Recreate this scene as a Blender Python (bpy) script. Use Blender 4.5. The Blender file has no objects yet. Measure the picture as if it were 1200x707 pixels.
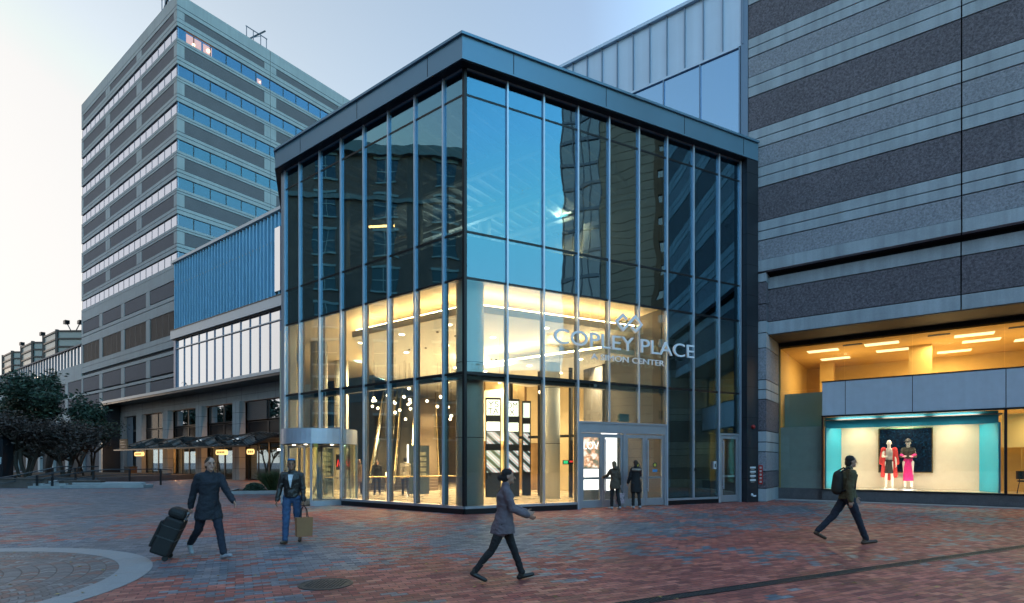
import bpy, bmesh, math, random
import numpy as np
from mathutils import Vector, Matrix, Euler
random.seed(7)
sc = bpy.context.scene
COL = sc.collection
R = math.radians

# ------------------------------------------------------------------ helpers
class Frame:
    """ground frame: origin, heading of its x axis; y is 90 degrees to the left of x"""
    def __init__(s, ox, oy, dx, dy):
        n = math.hypot(dx, dy); s.o = (ox, oy); s.x = (dx/n, dy/n); s.y = (-dy/n, dx/n)
    def p(s, x, y, z=0.0):
        return Vector((s.o[0]+s.x[0]*x+s.y[0]*y, s.o[1]+s.x[1]*x+s.y[1]*y, z))
FW = Frame(0, 0, 1, 0)
C = (-1.48, 17.19)                       # street corner of the glass pavilion
FL = Frame(C[0], C[1], -.799, .6015)     # left face: x runs left along the glass, y outwards
FR = Frame(C[0], C[1], .8955, .445)      # right face: x runs right along the glass, y inwards
FP = Frame(9.82, 22.9, .799, -.6015)     # long street front behind: x runs right, y inwards

def tag(o, label=None, cat=None, group=None, kind=None):
    if label: o['label'] = label
    if cat: o['category'] = cat
    if group: o['group'] = group
    if kind: o['kind'] = kind
    return o
def empty(name, loc, label, cat, group=None, rz=0.0):
    o = bpy.data.objects.new(name, None); COL.objects.link(o)
    o.location = loc; o.rotation_euler = (0, 0, rz); o.empty_display_size = .2
    return tag(o, label, cat, group)
def wloc(o):
    v = Vector((0, 0, 0))
    while o is not None:
        v = v + o.location; o = o.parent
    return v

class MB:
    def __init__(s): s.v = []; s.f = []
    def add(s, vs, fs):
        b = len(s.v); s.v += [tuple(v) for v in vs]; s.f += [tuple(i+b for i in f) for f in fs]; return s
    def box(s, fr, x0, x1, y0, y1, z0, z1):
        vs = [fr.p(x, y, z) for z in (z0, z1) for x, y in ((x0, y0), (x1, y0), (x1, y1), (x0, y1))]
        return s.add(vs, [(3,2,1,0),(4,5,6,7),(0,1,5,4),(1,2,6,5),(2,3,7,6),(3,0,4,7)])
    def prism(s, pts, z0, z1):
        n = len(pts)
        vs = [(p[0], p[1], z0) for p in pts]+[(p[0], p[1], z1) for p in pts]
        return s.add(vs, [tuple(range(n-1, -1, -1)), tuple(range(n, 2*n))]+[(i, (i+1) % n, n+(i+1) % n, n+i) for i in range(n)])
    def hexa(s, bot, top):
        return s.add(list(bot)+list(top), [(3,2,1,0),(4,5,6,7),(0,1,5,4),(1,2,6,5),(2,3,7,6),(3,0,4,7)])
    def quad(s, *p): return s.add(p, [tuple(range(len(p)))])
    def beam(s, p, q, w, h, up=(0, 0, 1)):
        p = Vector(p); q = Vector(q); t = (q-p).normalized(); a = t.cross(Vector(up))
        if a.length < 1e-4: a = Vector((1, 0, 0))
        a.normalize(); b = a.cross(t); a *= w/2; b *= h/2
        return s.hexa([p-a-b, p+a-b, p+a+b, p-a+b], [q-a-b, q+a-b, q+a+b, q-a+b])
    def cyl(s, c, r, z0, z1, n=24, r1=None, sx=1.0):
        r1 = r if r1 is None else r1
        vs = [(c[0]+r*math.cos(2*math.pi*i/n), c[1]+r*math.sin(2*math.pi*i/n), z0) for i in range(n)]
        vs += [(c[0]+r1*math.cos(2*math.pi*i/n), c[1]+r1*math.sin(2*math.pi*i/n), z1) for i in range(n)]
        return s.add(vs, [tuple(range(n-1, -1, -1)), tuple(range(n, 2*n))]+[(i, (i+1) % n, n+(i+1) % n, n+i) for i in range(n)])
    def tube(s, pts, r, n=8, r1=None):
        pts = [Vector(p) for p in pts]; m = len(pts); vs = []; fs = []
        for i, p in enumerate(pts):
            t = (pts[min(i+1, m-1)]-pts[max(i-1, 0)]).normalized()
            a = t.cross(Vector((0, 0, 1)))
            if a.length < .05: a = t.cross(Vector((0, 1, 0)))
            a.normalize(); b = t.cross(a)
            rr = r if r1 is None else r+(r1-r)*i/max(m-1, 1)
            vs += [p+a*rr*math.cos(2*math.pi*k/n)+b*rr*math.sin(2*math.pi*k/n) for k in range(n)]
        for i in range(m-1):
            for k in range(n):
                fs.append((i*n+k, i*n+(k+1) % n, (i+1)*n+(k+1) % n, (i+1)*n+k))
        fs += [tuple(range(n-1, -1, -1)), tuple(range((m-1)*n, m*n))]
        return s.add(vs, fs)
    def arcbox(s, c, r0, r1, a0, a1, z0, z1, n=24):
        vs = []
        for i in range(n+1):
            a = a0+(a1-a0)*i/n; ca, sa = math.cos(a), math.sin(a)
            vs += [(c[0]+r*ca, c[1]+r*sa, z) for r, z in ((r0, z0), (r1, z0), (r1, z1), (r0, z1))]
        fs = []
        for i in range(n):
            for k in range(4): fs.append((i*4+k, i*4+(k+1) % 4, (i+1)*4+(k+1) % 4, (i+1)*4+k))
        fs += [(3, 2, 1, 0), (n*4, n*4+1, n*4+2, n*4+3)]
        return s.add(vs, fs)
    def ball(s, c, r, n=12, sz=1.0):
        vs = []; fs = []; m = n//2
        for i in range(m+1):
            th = math.pi*i/m
            for k in range(n):
                ph = 2*math.pi*k/n
                vs.append((c[0]+r*math.sin(th)*math.cos(ph), c[1]+r*math.sin(th)*math.sin(ph), c[2]+r*sz*math.cos(th)))
        for i in range(m):
            for k in range(n): fs.append((i*n+k, i*n+(k+1) % n, (i+1)*n+(k+1) % n, (i+1)*n+k))
        return s.add(vs, fs)
    def mesh(s, name, org=(0, 0, 0), smooth=False, recalc=True):
        me = bpy.data.meshes.new(name)
        o = Vector(org)
        me.from_pydata([tuple(Vector(v)-o) for v in s.v], [], s.f)
        if recalc:
            bm = bmesh.new(); bm.from_mesh(me); bmesh.ops.remove_doubles(bm, verts=bm.verts, dist=1e-5)
            bmesh.ops.recalc_face_normals(bm, faces=bm.faces); bm.to_mesh(me); bm.free()
        if smooth:
            for p in me.polygons: p.use_smooth = True
        return me
    def build(s, name, mat, parent=None, smooth=False, local=False, org=None, bevel=0, recalc=True):
        base = Vector((0, 0, 0)) if local else (wloc(parent) if parent else Vector(org or (0, 0, 0)))
        me = s.mesh(name, base, smooth, recalc)
        o = bpy.data.objects.new(name, me); COL.objects.link(o)
        if parent: o.parent = parent
        elif not local: o.location = base
        if mat: me.materials.append(mat)
        if bevel:
            b = o.modifiers.new('bevel', 'BEVEL'); b.width = bevel; b.segments = 2; b.limit_method = 'ANGLE'
        return o

# ------------------------------------------------------------------ materials
def newmat(name):
    m = bpy.data.materials.new(name); m.use_nodes = True
    nt = m.node_tree; b = nt.nodes['Principled BSDF']
    return m, nt, b
def M(name, col, rough=.5, metal=0.0, var=0.0, scale=4.0, bump=0.0, bscale=60.0, speck=0.0, sscale=40.0, spec=None, streak=0.0):
    """procedural surface: slow tone variation, fine speckle, vertical weather streaks, bump"""
    m, nt, b = newmat(name); N = nt.nodes; L = nt.links
    b.inputs['Roughness'].default_value = rough; b.inputs['Metallic'].default_value = metal
    if spec is not None: b.inputs['Specular IOR Level'].default_value = spec
    b.inputs['Base Color'].default_value = (*col, 1)
    tc = N.new('ShaderNodeTexCoord')
    cur = None
    def mul(sock, fac_sock, lo, hi):
        mr = N.new('ShaderNodeMapRange'); L.new(fac_sock, mr.inputs[0]); mr.inputs[1].default_value = .25; mr.inputs[2].default_value = .75
        mr.inputs[3].default_value = lo; mr.inputs[4].default_value = hi
        mx = N.new('ShaderNodeVectorMath'); mx.operation = 'SCALE'
        if sock is None: mx.inputs[0].default_value = col
        else: L.new(sock, mx.inputs[0])
        L.new(mr.outputs[0], mx.inputs['Scale']); return mx.outputs[0]
    if var:
        n = N.new('ShaderNodeTexNoise'); n.inputs['Scale'].default_value = scale; n.inputs['Detail'].default_value = 5
        L.new(tc.outputs['Object'], n.inputs['Vector']); cur = mul(cur, n.outputs[0], 1-var, 1+var)
        mr = N.new('ShaderNodeMapRange'); L.new(n.outputs[0], mr.inputs[0]); mr.inputs[3].default_value = max(.02, rough-.12); mr.inputs[4].default_value = min(1, rough+.12)
        L.new(mr.outputs[0], b.inputs['Roughness'])
    if streak:
        mp = N.new('ShaderNodeMapping'); mp.inputs['Scale'].default_value = (3, 3, .12); L.new(tc.outputs['Object'], mp.inputs[0])
        n = N.new('ShaderNodeTexNoise'); n.inputs['Scale'].default_value = 1.3; n.inputs['Detail'].default_value = 4
        L.new(mp.outputs[0], n.inputs['Vector']); cur = mul(cur, n.outputs[0], 1-streak, 1+streak*.6)
    if speck:
        n = N.new('ShaderNodeTexNoise'); n.inputs['Scale'].default_value = sscale; n.inputs['Detail'].default_value = 3; n.inputs['Roughness'].default_value = .8
        L.new(tc.outputs['Object'], n.inputs['Vector']); cur = mul(cur, n.outputs[0], 1-speck, 1+speck)
    if cur is not None: L.new(cur, b.inputs['Base Color'])
    if bump:
        n = N.new('ShaderNodeTexNoise'); n.inputs['Scale'].default_value = bscale; n.inputs['Detail'].default_value = 4
        L.new(tc.outputs['Object'], n.inputs['Vector'])
        bp = N.new('ShaderNodeBump'); bp.inputs['Strength'].default_value = bump; bp.inputs['Distance'].default_value = .02
        L.new(n.outputs[0], bp.inputs['Height']); L.new(bp.outputs[0], b.inputs['Normal'])
    return m
def emit(name, col, strength):
    m, nt, b = newmat(name)
    b.inputs['Base Color'].default_value = (*col, 1); b.inputs['Emission Color'].default_value = (*col, 1); b.inputs['Emission Strength'].default_value = strength
    return m
def glass(name, refl_n, refl_g, tint_t, tint_r, wav=0.0, rough=0.0):
    """coated architectural glass: tinted see-through plus a mirror part that grows towards grazing"""
    m = bpy.data.materials.new(name); m.use_nodes = True; nt = m.node_tree; N = nt.nodes; L = nt.links
    N.remove(N['Principled BSDF']); out = N['Material Output']
    lw = N.new('ShaderNodeLayerWeight'); lw.inputs['Blend'].default_value = .5
    mr = N.new('ShaderNodeMapRange'); L.new(lw.outputs['Facing'], mr.inputs[0]); mr.inputs[3].default_value = refl_n; mr.inputs[4].default_value = refl_g
    mr.interpolation_type = 'SMOOTHERSTEP'
    t = N.new('ShaderNodeBsdfTransparent'); t.inputs[0].default_value = (*tint_t, 1)
    g = N.new('ShaderNodeBsdfGlossy'); g.inputs[0].default_value = (*tint_r, 1); g.inputs['Roughness'].default_value = rough
    if wav:
        tc = N.new('ShaderNodeTexCoord'); n = N.new('ShaderNodeTexNoise'); n.inputs['Scale'].default_value = .55; n.inputs['Detail'].default_value = 1
        L.new(tc.outputs['Object'], n.inputs['Vector'])
        bp = N.new('ShaderNodeBump'); bp.inputs['Strength'].default_value = wav; bp.inputs['Distance'].default_value = .02
        L.new(n.outputs[0], bp.inputs['Height']); L.new(bp.outputs[0], g.inputs['Normal'])
    mx = N.new('ShaderNodeMixShader'); L.new(mr.outputs[0], mx.inputs[0]); L.new(t.outputs[0], mx.inputs[1]); L.new(g.outputs[0], mx.inputs[2])
    L.new(mx.outputs[0], out.inputs[0]); return m

MT = {}
MT['conc_light'] = M('smooth_concrete', (.315,.365,.405), .75, var=.14, scale=.8, speck=.10, sscale=18, streak=.22, bump=.15)
MT['conc_dark'] = M('dark_aggregate', (.118,.108,.126), .9, var=.12, scale=.6, speck=.75, sscale=13, bump=.9, bscale=30)
MT['conc_mid'] = M('grey_aggregate', (.24,.255,.29), .9, var=.10, scale=.6, speck=.5, sscale=14, bump=.8, bscale=32)
MT['tower_light'] = M('tower_concrete', (.325,.335,.335), .8, var=.10, scale=.5, speck=.06, streak=.10)
MT['tower_dark'] = M('tower_aggregate', (.125,.112,.12), .9, var=.10, scale=.7, speck=.25, sscale=12)
MT['groove'] = M('dark_joint', (.012,.012,.014), .9)
MT['pier_metal'] = M('charcoal_panel', (.030,.036,.046), .38, metal=.5, var=.10, scale=.7)
MT['fascia'] = M('blue_grey_panel', (.13,.23,.31), .38, metal=.45, var=.06, scale=.5)
MT['black'] = M('black_metal', (.010,.011,.014), .35, metal=.3)
MT['mull_dark'] = M('dark_mullion', (.035,.035,.036), .4, metal=.4)
MT['mull_tan'] = M('bronze_fin', (.17,.145,.115), .45, metal=.2)
MT['silver'] = M('silver_aluminium', (.52,.57,.66), .36, metal=.6, var=.05)
MT['silver_flat'] = M('anodised_frame', (.36,.39,.44), .42, metal=.6, var=.05)
MT['letter'] = M('sign_metal', (.82,.85,.90), .4, metal=.1)
MT['fins'] = M('blue_zinc', (.25,.46,.62), .45, metal=.2, var=.07, scale=.9, streak=.08)
MT['seam_metal'] = M('pale_seam_metal', (.48,.61,.74), .42, metal=.3, var=.05, scale=.6, streak=.06)
MT['white_metal'] = M('pale_trim', (.42,.45,.48), .45, metal=.3, var=.06)
MT['fascia_shop'] = M('shop_fascia', (.50,.58,.68), .42, metal=.2, var=.05, streak=.06)
MT['stone_base'] = M('granite_base', (.085,.082,.088), .6, var=.25, scale=3, speck=.4, sscale=35, bump=.3)
MT['stone_light'] = M('limestone', (.34,.345,.35), .7, var=.12, scale=1.5, speck=.12, bump=.2)
MT['cream'] = M('cream_wall', (.62,.53,.38), .7, var=.05)
MT['ceil'] = M('plaster_ceiling', (.62,.60,.54), .85, var=.03)
MT['floor_in'] = M('tan_stone_floor', (.42,.34,.24), .22, var=.12, scale=1.2)
MT['wood'] = M('brown_wood_panel', (.20,.115,.05), .4, var=.25, scale=2, streak=.35)
MT['column'] = M('column_paint', (.52,.53,.50), .5, var=.03)
MT['escal'] = M('brushed_steel', (.40,.34,.24), .25, metal=.9)
MT['step'] = M('escalator_step', (.09,.075,.055), .5, metal=.3)
MT['brass'] = M('warm_rail', (.55,.40,.18), .25, metal=.9)
MT['deck'] = M('steel_deck', (.20,.21,.22), .6, metal=.2)
MT['steel_white'] = M('painted_joist', (.40,.42,.44), .6)
MT['dark_in'] = M('dark_interior', (.020,.021,.022), .8)
MT['mid_in'] = M('grey_interior', (.13,.12,.11), .8, var=.1)
MT['win_mirror'] = glass('mirror_window', .50, .95, (.10,.12,.14), (.88,.92,.98))
MT['win_dark'] = glass('tinted_window', .10, .38, (.55,.62,.68), (.50,.75,1.0))
MT['gl_up'] = glass('coated_glass', .42, .92, (.62,.78,.82), (.18,.36,.46), wav=.45)
MT['gl_low'] = glass('vision_glass', .07, .70, (.90,.92,.88), (.45,.82,1.0), wav=.2)
MT['gl_clear'] = glass('clear_glass', .05, .6, (.90,.92,.90), (.8,.95,1.0))
MT['gl_shop'] = glass('shop_glass', .04, .6, (.93,.94,.92), (.85,.95,1.0), wav=.1)
MT['gl_awn'] = glass('awning_glass', .30, .9, (.34,.42,.46), (.75,.9,1.0))
MT['blue_mirror'] = glass('blue_mirror', .62, .95, (.2,.3,.4), (.42,.72,1.0))
MT['mull_pale'] = M('pale_mullion', (.16,.18,.22), .45, metal=.3)
MT['win_black'] = M('black_window', (.012,.014,.017), .15, spec=.08)
MT['win_tower'] = glass('tower_window', .42, .85, (.35,.38,.42), (.66,.72,.86))
MT['frost'] = M('frosted_film', (.34,.42,.40), .35, var=.06)
MT['teal'] = M('teal_paint', (.015,.30,.42), .5, var=.04)
MT['rubber'] = M('black_rubber', (.012,.012,.012), .7)
MT['wood_bin'] = M('bin_slats', (.10,.065,.045), .6, var=.2)
MT['granite'] = M('pale_granite', (.225,.24,.255), .5, var=.10, scale=1.5, speck=.25, sscale=60, bump=.1)
MT['iron'] = M('cast_iron', (.055,.06,.065), .42, metal=.6, var=.3, scale=9, bump=.6, bscale=45)
MT['bark'] = M('bark', (.045,.035,.028), .9, var=.3, scale=6, bump=.6)
MT['soil'] = M('soil', (.03,.024,.018), .95, var=.3)
def leafmat(name, c0, c1):
    m, nt, b = newmat(name); N = nt.nodes; L = nt.links
    oi = N.new('ShaderNodeNewGeometry'); cr = N.new('ShaderNodeValToRGB')
    cr.color_ramp.elements[0].color = (*c0, 1); cr.color_ramp.elements[1].color = (*c1, 1)
    L.new(oi.outputs['Random Per Island'], cr.inputs[0]); L.new(cr.outputs[0], b.inputs['Base Color'])
    b.inputs['Roughness'].default_value = .6
    return m
MT['leaf_green'] = leafmat('evergreen_leaf', (.012,.030,.022), (.065,.105,.065))
MT['leaf_olive'] = leafmat('olive_leaf', (.02,.026,.014), (.065,.065,.032))
MT['leaf_red'] = leafmat('rusty_leaf', (.030,.020,.018), (.105,.065,.050))
MT['leaf_grass'] = leafmat('grass_blade', (.03,.05,.02), (.09,.12,.05))
MT['leaf_fall'] = leafmat('fallen_leaf', (.20,.13,.03), (.42,.30,.10))
# lit things (brightness in scene units; the exposure lifts everything about six times)
MT['led'] = emit('cove_led', (1.0,.70,.34), 6.5)
MT['down'] = emit('downlight_lens', (1.0,.86,.62), 2.2)
MT['globe'] = emit('pendant_globe', (1.0,.80,.50), 2.2)
MT['linear'] = emit('linear_lamp', (1.0,.42,.12), 5)
MT['troffer'] = emit('ceiling_troffer', (1.0,.80,.45), .21)
MT['sign_lit'] = emit('lit_sign', (1.0,.62,.20), .22)
MT['whitebox'] = emit('white_lightbox', (1.0,.97,.92), .30)
MT['win_lit'] = emit('lit_room', (1.0,.36,.11), .34)
MT['lamp_orange'] = emit('room_lamp', (1.0,.62,.30), .8)
MT['red_lamp'] = emit('red_lamp', (1.0,.05,.04), .16)
MT['green_lamp'] = emit('green_lamp', (.05,.9,.35), .10)

# ------------------------------------------------------------------ paving
def paving():
    m, nt, b = newmat('brick_paving'); N = nt.nodes; L = nt.links
    def math_(op, a, b_=None, c=None):
        n = N.new('ShaderNodeMath'); n.operation = op
        for i, v in enumerate((a, b_, c)):
            if v is None: continue
            if isinstance(v, (int, float)): n.inputs[i].default_value = v
            else: L.new(v, n.inputs[i])
        return n.outputs[0]
    tc = N.new('ShaderNodeTexCoord'); mp = N.new('ShaderNodeMapping'); mp.vector_type = 'TEXTURE'
    mp.inputs['Location'].default_value = (C[0], C[1], 0); mp.inputs['Rotation'].default_value = (0, 0, math.atan2(.445, .8955))
    L.new(tc.outputs['Object'], mp.inputs[0])
    wn = N.new('ShaderNodeTexNoise'); wn.inputs['Scale'].default_value = 1.6; wn.inputs['Detail'].default_value = 2
    L.new(mp.outputs[0], wn.inputs['Vector'])
    ws = N.new('ShaderNodeVectorMath'); ws.operation = 'SCALE'; ws.inputs['Scale'].default_value = .035; L.new(wn.outputs['Color'], ws.inputs[0])
    wa = N.new('ShaderNodeVectorMath'); wa.operation = 'ADD'; L.new(mp.outputs[0], wa.inputs[0]); L.new(ws.outputs[0], wa.inputs[1])
    sx = N.new('ShaderNodeSeparateXYZ'); L.new(wa.outputs[0], sx.inputs[0])
    BW, BH = .215, .105
    yy = math_('DIVIDE', sx.outputs[1], BH); row = math_('FLOOR', yy); fy = math_('FRACT', yy)
    off = math_('MULTIPLY', math_('FLOORED_MODULO', row, 2.0), .5)
    xx = math_('ADD', math_('DIVIDE', sx.outputs[0], BW), off); colm = math_('FLOOR', xx); fx = math_('FRACT', xx)
    ex = math_('MULTIPLY', math_('MINIMUM', fx, math_('SUBTRACT', 1.0, fx)), BW)
    ey = math_('MULTIPLY', math_('MINIMUM', fy, math_('SUBTRACT', 1.0, fy)), BH)
    edge = math_('MINIMUM', ex, ey)
    jm = N.new('ShaderNodeMapRange'); L.new(edge, jm.inputs[0]); jm.inputs[1].default_value = .001; jm.inputs[2].default_value = .008
    cid = N.new('ShaderNodeCombineXYZ'); L.new(colm, cid.inputs[0]); L.new(row, cid.inputs[1])
    rnd = N.new('ShaderNodeTexWhiteNoise'); rnd.noise_dimensions = '3D'; L.new(cid.outputs[0], rnd.inputs['Vector'])
    sr = N.new('ShaderNodeSeparateColor'); L.new(rnd.outputs['Color'], sr.inputs[0])
    cen = N.new('ShaderNodeCombineXYZ'); L.new(math_('MULTIPLY', colm, BW), cen.inputs[0]); L.new(math_('MULTIPLY', row, BH), cen.inputs[1])
    pn = N.new('ShaderNodeTexNoise'); pn.inputs['Scale'].default_value = .33; pn.inputs['Detail'].default_value = 3.5; pn.inputs['Roughness'].default_value = .55
    L.new(cen.outputs[0], pn.inputs['Vector'])
    # laid pattern: red strip along the glass, a wide grey field, red again further out
    zr = N.new('ShaderNodeValToRGB'); el = zr.color_ramp.elements
    el[0].position = 0; el[0].color = (.46,)*3+(1,); el[1].position = 1; el[1].color = (.62,)*3+(1,)
    for p, v in ((.38, .50), (.49, .56), (.505, .67), (.532, .63), (.56, .43), (.66, .42), (.69, .64), (.78, .76)):
        e = el.new(p); e.color = (v,)*3+(1,)
    dist = math_('DIVIDE', math_('SUBTRACT', 20.0, math_('MULTIPLY', row, BH)), 40.0)
    L.new(dist, zr.inputs[0])
    zb = N.new('ShaderNodeRGBToBW'); L.new(zr.outputs[0], zb.inputs[0])
    t = math_('ADD', math_('MULTIPLY', math_('SUBTRACT', pn.outputs[0], .5), 1.7), math_('MULTIPLY', math_('SUBTRACT', sr.outputs[0], .5), .42))
    t = math_('ADD', t, math_('SUBTRACT', zb.outputs[0], .5))
    xb = N.new('ShaderNodeMapRange'); L.new(math_('MULTIPLY', colm, BW), xb.inputs[0]); xb.inputs[1].default_value = -10; xb.inputs[2].default_value = -5; xb.inputs[3].default_value = -.22; xb.inputs[4].default_value = .03
    t = math_('ADD', t, xb.outputs[0])
    isred = math_('GREATER_THAN', t, .02)
    red = N.new('ShaderNodeValToRGB'); e = red.color_ramp.elements
    e[0].color = (.185,.046,.038,1); e[1].color = (.46,.145,.105,1); L.new(sr.outputs[1], red.inputs[0])
    x = e.new(.5); x.color = (.32,.082,.062,1)
    gry = N.new('ShaderNodeValToRGB'); e = gry.color_ramp.elements
    e[0].color = (.075,.092,.118,1); e[1].color = (.185,.20,.225,1); L.new(sr.outputs[2], gry.inputs[0])
    x = e.new(.5); x.color = (.108,.130,.165,1)
    mx = N.new('ShaderNodeMix'); mx.data_type = 'RGBA'; L.new(isred, mx.inputs[0]); L.new(gry.outputs[0], mx.inputs[6]); L.new(red.outputs[0], mx.inputs[7])
    fn = N.new('ShaderNodeTexNoise'); fn.inputs['Scale'].default_value = 22; fn.inputs['Detail'].default_value = 5; L.new(tc.outputs['Object'], fn.inputs['Vector'])
    st = N.new('ShaderNodeTexNoise'); st.inputs['Scale'].default_value = .7; st.inputs['Detail'].default_value = 6; L.new(tc.outputs['Object'], st.inputs['Vector'])
    sc1 = N.new('ShaderNodeMapRange'); L.new(fn.outputs[0], sc1.inputs[0]); sc1.inputs[1].default_value = .25; sc1.inputs[2].default_value = .75; sc1.inputs[3].default_value = .7; sc1.inputs[4].default_value = 1.3
    sc2 = N.new('ShaderNodeMapRange'); L.new(st.outputs[0], sc2.inputs[0]); sc2.inputs[1].default_value = .3; sc2.inputs[2].default_value = .7; sc2.inputs[3].default_value = .72; sc2.inputs[4].default_value = 1.22
    v1 = N.new('ShaderNodeVectorMath'); v1.operation = 'SCALE'; L.new(mx.outputs[2], v1.inputs[0]); L.new(math_('MULTIPLY', sc1.outputs[0], sc2.outputs[0]), v1.inputs['Scale'])
    jx = N.new('ShaderNodeMix'); jx.data_type = 'RGBA'; L.new(jm.outputs[0], jx.inputs[0]); jx.inputs[6].default_value = (.022,.022,.025,1); L.new(v1.outputs[0], jx.inputs[7])
    L.new(jx.outputs[2], b.inputs['Base Color'])
    rr = N.new('ShaderNodeMapRange'); L.new(sr.outputs[0], rr.inputs[0]); rr.inputs[3].default_value = .42; rr.inputs[4].default_value = .70
    ra = math_('ADD', rr.outputs[0], math_('MULTIPLY', math_('SUBTRACT', st.outputs[0], .5), .35)); L.new(ra, b.inputs['Roughness'])
    hh = math_('ADD', math_('MULTIPLY', jm.outputs[0], 1.0), math_('ADD', math_('MULTIPLY', sr.outputs[1], .55), math_('MULTIPLY', fn.outputs[0], .35)))
    bp = N.new('ShaderNodeBump'); bp.inputs['Strength'].default_value = .55; bp.inputs['Distance'].default_value = .008; L.new(hh, bp.inputs['Height']); L.new(bp.outputs[0], b.inputs['Normal'])
    return m
def ring_paving(cx, cy):
    m, nt, b = newmat('fan_paving'); N = nt.nodes; L = nt.links
    def math_(op, a, b_=None):
        n = N.new('ShaderNodeMath'); n.operation = op
        for i, v in enumerate((a, b_)):
            if v is None: continue
            if isinstance(v, (int, float)): n.inputs[i].default_value = v
            else: L.new(v, n.inputs[i])
        return n.outputs[0]
    tc = N.new('ShaderNodeTexCoord'); sx = N.new('ShaderNodeSeparateXYZ'); L.new(tc.outputs['Object'], sx.inputs[0])
    x = sx.outputs[0]; y = sx.outputs[1]
    rad = math_('SQRT', math_('ADD', math_('MULTIPLY', x, x), math_('MULTIPLY', y, y)))
    yy = math_('DIVIDE', rad, .20); row = math_('FLOOR', yy); fy = math_('FRACT', yy)
    th = math_('ADD', math_('DIVIDE', math_('ARCTAN2', y, x), 2*math.pi), math_('MULTIPLY', math_('ABSOLUTE', math_('SUBTRACT', fy, .5)), .012))
    cnt = math_('MULTIPLY', math_('ADD', row, 1.0), 11.0)
    xx = math_('MULTIPLY', th, cnt); colm = math_('FLOOR', xx); fx = math_('FRACT', xx)
    ex = math_('MULTIPLY', math_('MINIMUM', fx, math_('SUBTRACT', 1.0, fx)), .11)
    ey = math_('MULTIPLY', math_('MINIMUM', fy, math_('SUBTRACT', 1.0, fy)), .20)
    jm = N.new('ShaderNodeMapRange'); L.new(math_('MINIMUM', ex, ey), jm.inputs[0]); jm.inputs[1].default_value = .002; jm.inputs[2].default_value = .012
    cid = N.new('ShaderNodeCombineXYZ'); L.new(colm, cid.inputs[0]); L.new(row, cid.inputs[1])
    rnd = N.new('ShaderNodeTexWhiteNoise'); L.new(cid.outputs[0], rnd.inputs['Vector'])
    cr = N.new('ShaderNodeValToRGB'); e = cr.color_ramp.elements; e[0].color = (.060,.068,.080,1); e[1].color = (.19,.20,.21,1)
    for p, c in ((.35, (.09,.10,.115,1)), (.62, (.12,.125,.14,1)), (.66, (.13,.055,.05,1)), (.84, (.16,.075,.065,1)), (.86, (.13,.14,.15,1))):
        q = e.new(p); q.color = c
    L.new(rnd.outputs['Value'], cr.inputs[0])
    fn = N.new('ShaderNodeTexNoise'); fn.inputs['Scale'].default_value = 18; fn.inputs['Detail'].default_value = 5; L.new(tc.outputs['Object'], fn.inputs['Vector'])
    s1 = N.new('ShaderNodeMapRange'); L.new(fn.outputs[0], s1.inputs[0]); s1.inputs[3].default_value = .6; s1.inputs[4].default_value = 1.4
    v1 = N.new('ShaderNodeVectorMath'); v1.operation = 'SCALE'; L.new(cr.outputs[0], v1.inputs[0]); L.new(s1.outputs[0], v1.inputs['Scale'])
    jx = N.new('ShaderNodeMix'); jx.data_type = 'RGBA'; L.new(jm.outputs[0], jx.inputs[0]); jx.inputs[6].default_value = (.02,.02,.022,1); L.new(v1.outputs[0], jx.inputs[7])
    L.new(jx.outputs[2], b.inputs['Base Color']); b.inputs['Roughness'].default_value = .5
    bp = N.new('ShaderNodeBump'); bp.inputs['Strength'].default_value = .55; bp.inputs['Distance'].default_value = .008
    L.new(math_('ADD', jm.outputs[0], math_('MULTIPLY', rnd.outputs['Value'], .5)), bp.inputs['Height']); L.new(bp.outputs[0], b.inputs['Normal'])
    return m
g = MB(); g.quad((-600, -600, 0), (600, -600, 0), (600, 600, 0), (-600, 600, 0))
tag(g.build('plaza_paving', paving()), kind='structure')
RC = (-8.9, 6.7)
g = MB(); g.cyl(RC, 3.36, .001, .005, 96)
o = g.build('ring_paving', ring_paving(*RC), org=(RC[0], RC[1], 0)); tag(o, kind='structure')
g = MB()
for k in range(30): g.arcbox(RC, 3.362, 3.80, 2*math.pi*k/30, 2*math.pi*(k+1)/30-.0022, .001, .008, 6)
tag(g.build('granite_path_band', MT['granite'], org=(RC[0], RC[1], 0)), kind='structure')
# trench drain and manhole
d = empty('trench_drain', (1.0, 6.2, 0), 'long dark slot drain running straight across the red brick at lower right', 'drain')
fd = Frame(1.39, 6.42, .8955, .449)
g = MB(); g.box(fd, -8, 26, -.095, -.075, .001, .007); g.box(fd, -8, 26, .075, .095, .001, .007); g.build('drain_frame', MT['black'], d)
g = MB(); g.box(fd, -8, 26, -.075, .075, .001, .004); g.build('slot', MT['groove'], d)
g = MB()
for k in range(0, 680):
    x = -8+k*.05; g.box(fd, x, x+.014, -.072, .072, .0042, .0052)
g.build('grating', MT['iron'], d)
d = empty('manhole_cover', (-2.5, 7.4, 0), 'round cast iron manhole cover set in the brick paving', 'manhole cover')
g = MB(); g.arcbox((-2.5, 7.4), .325, .355, 0, 2*math.pi, .001, .010, 48); g.build('frame_ring', MT['iron'], d)
g = MB(); g.cyl((-2.5, 7.4), .322, .001, .008, 48)
for i in range(-6, 7):
    for j in range(-6, 7):
        if i*i+j*j < 36: g.cyl((-2.5+i*.046, 7.4+j*.046), .015, .008, .012, 6)
g.build('lid', MT['iron'], d)
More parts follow.
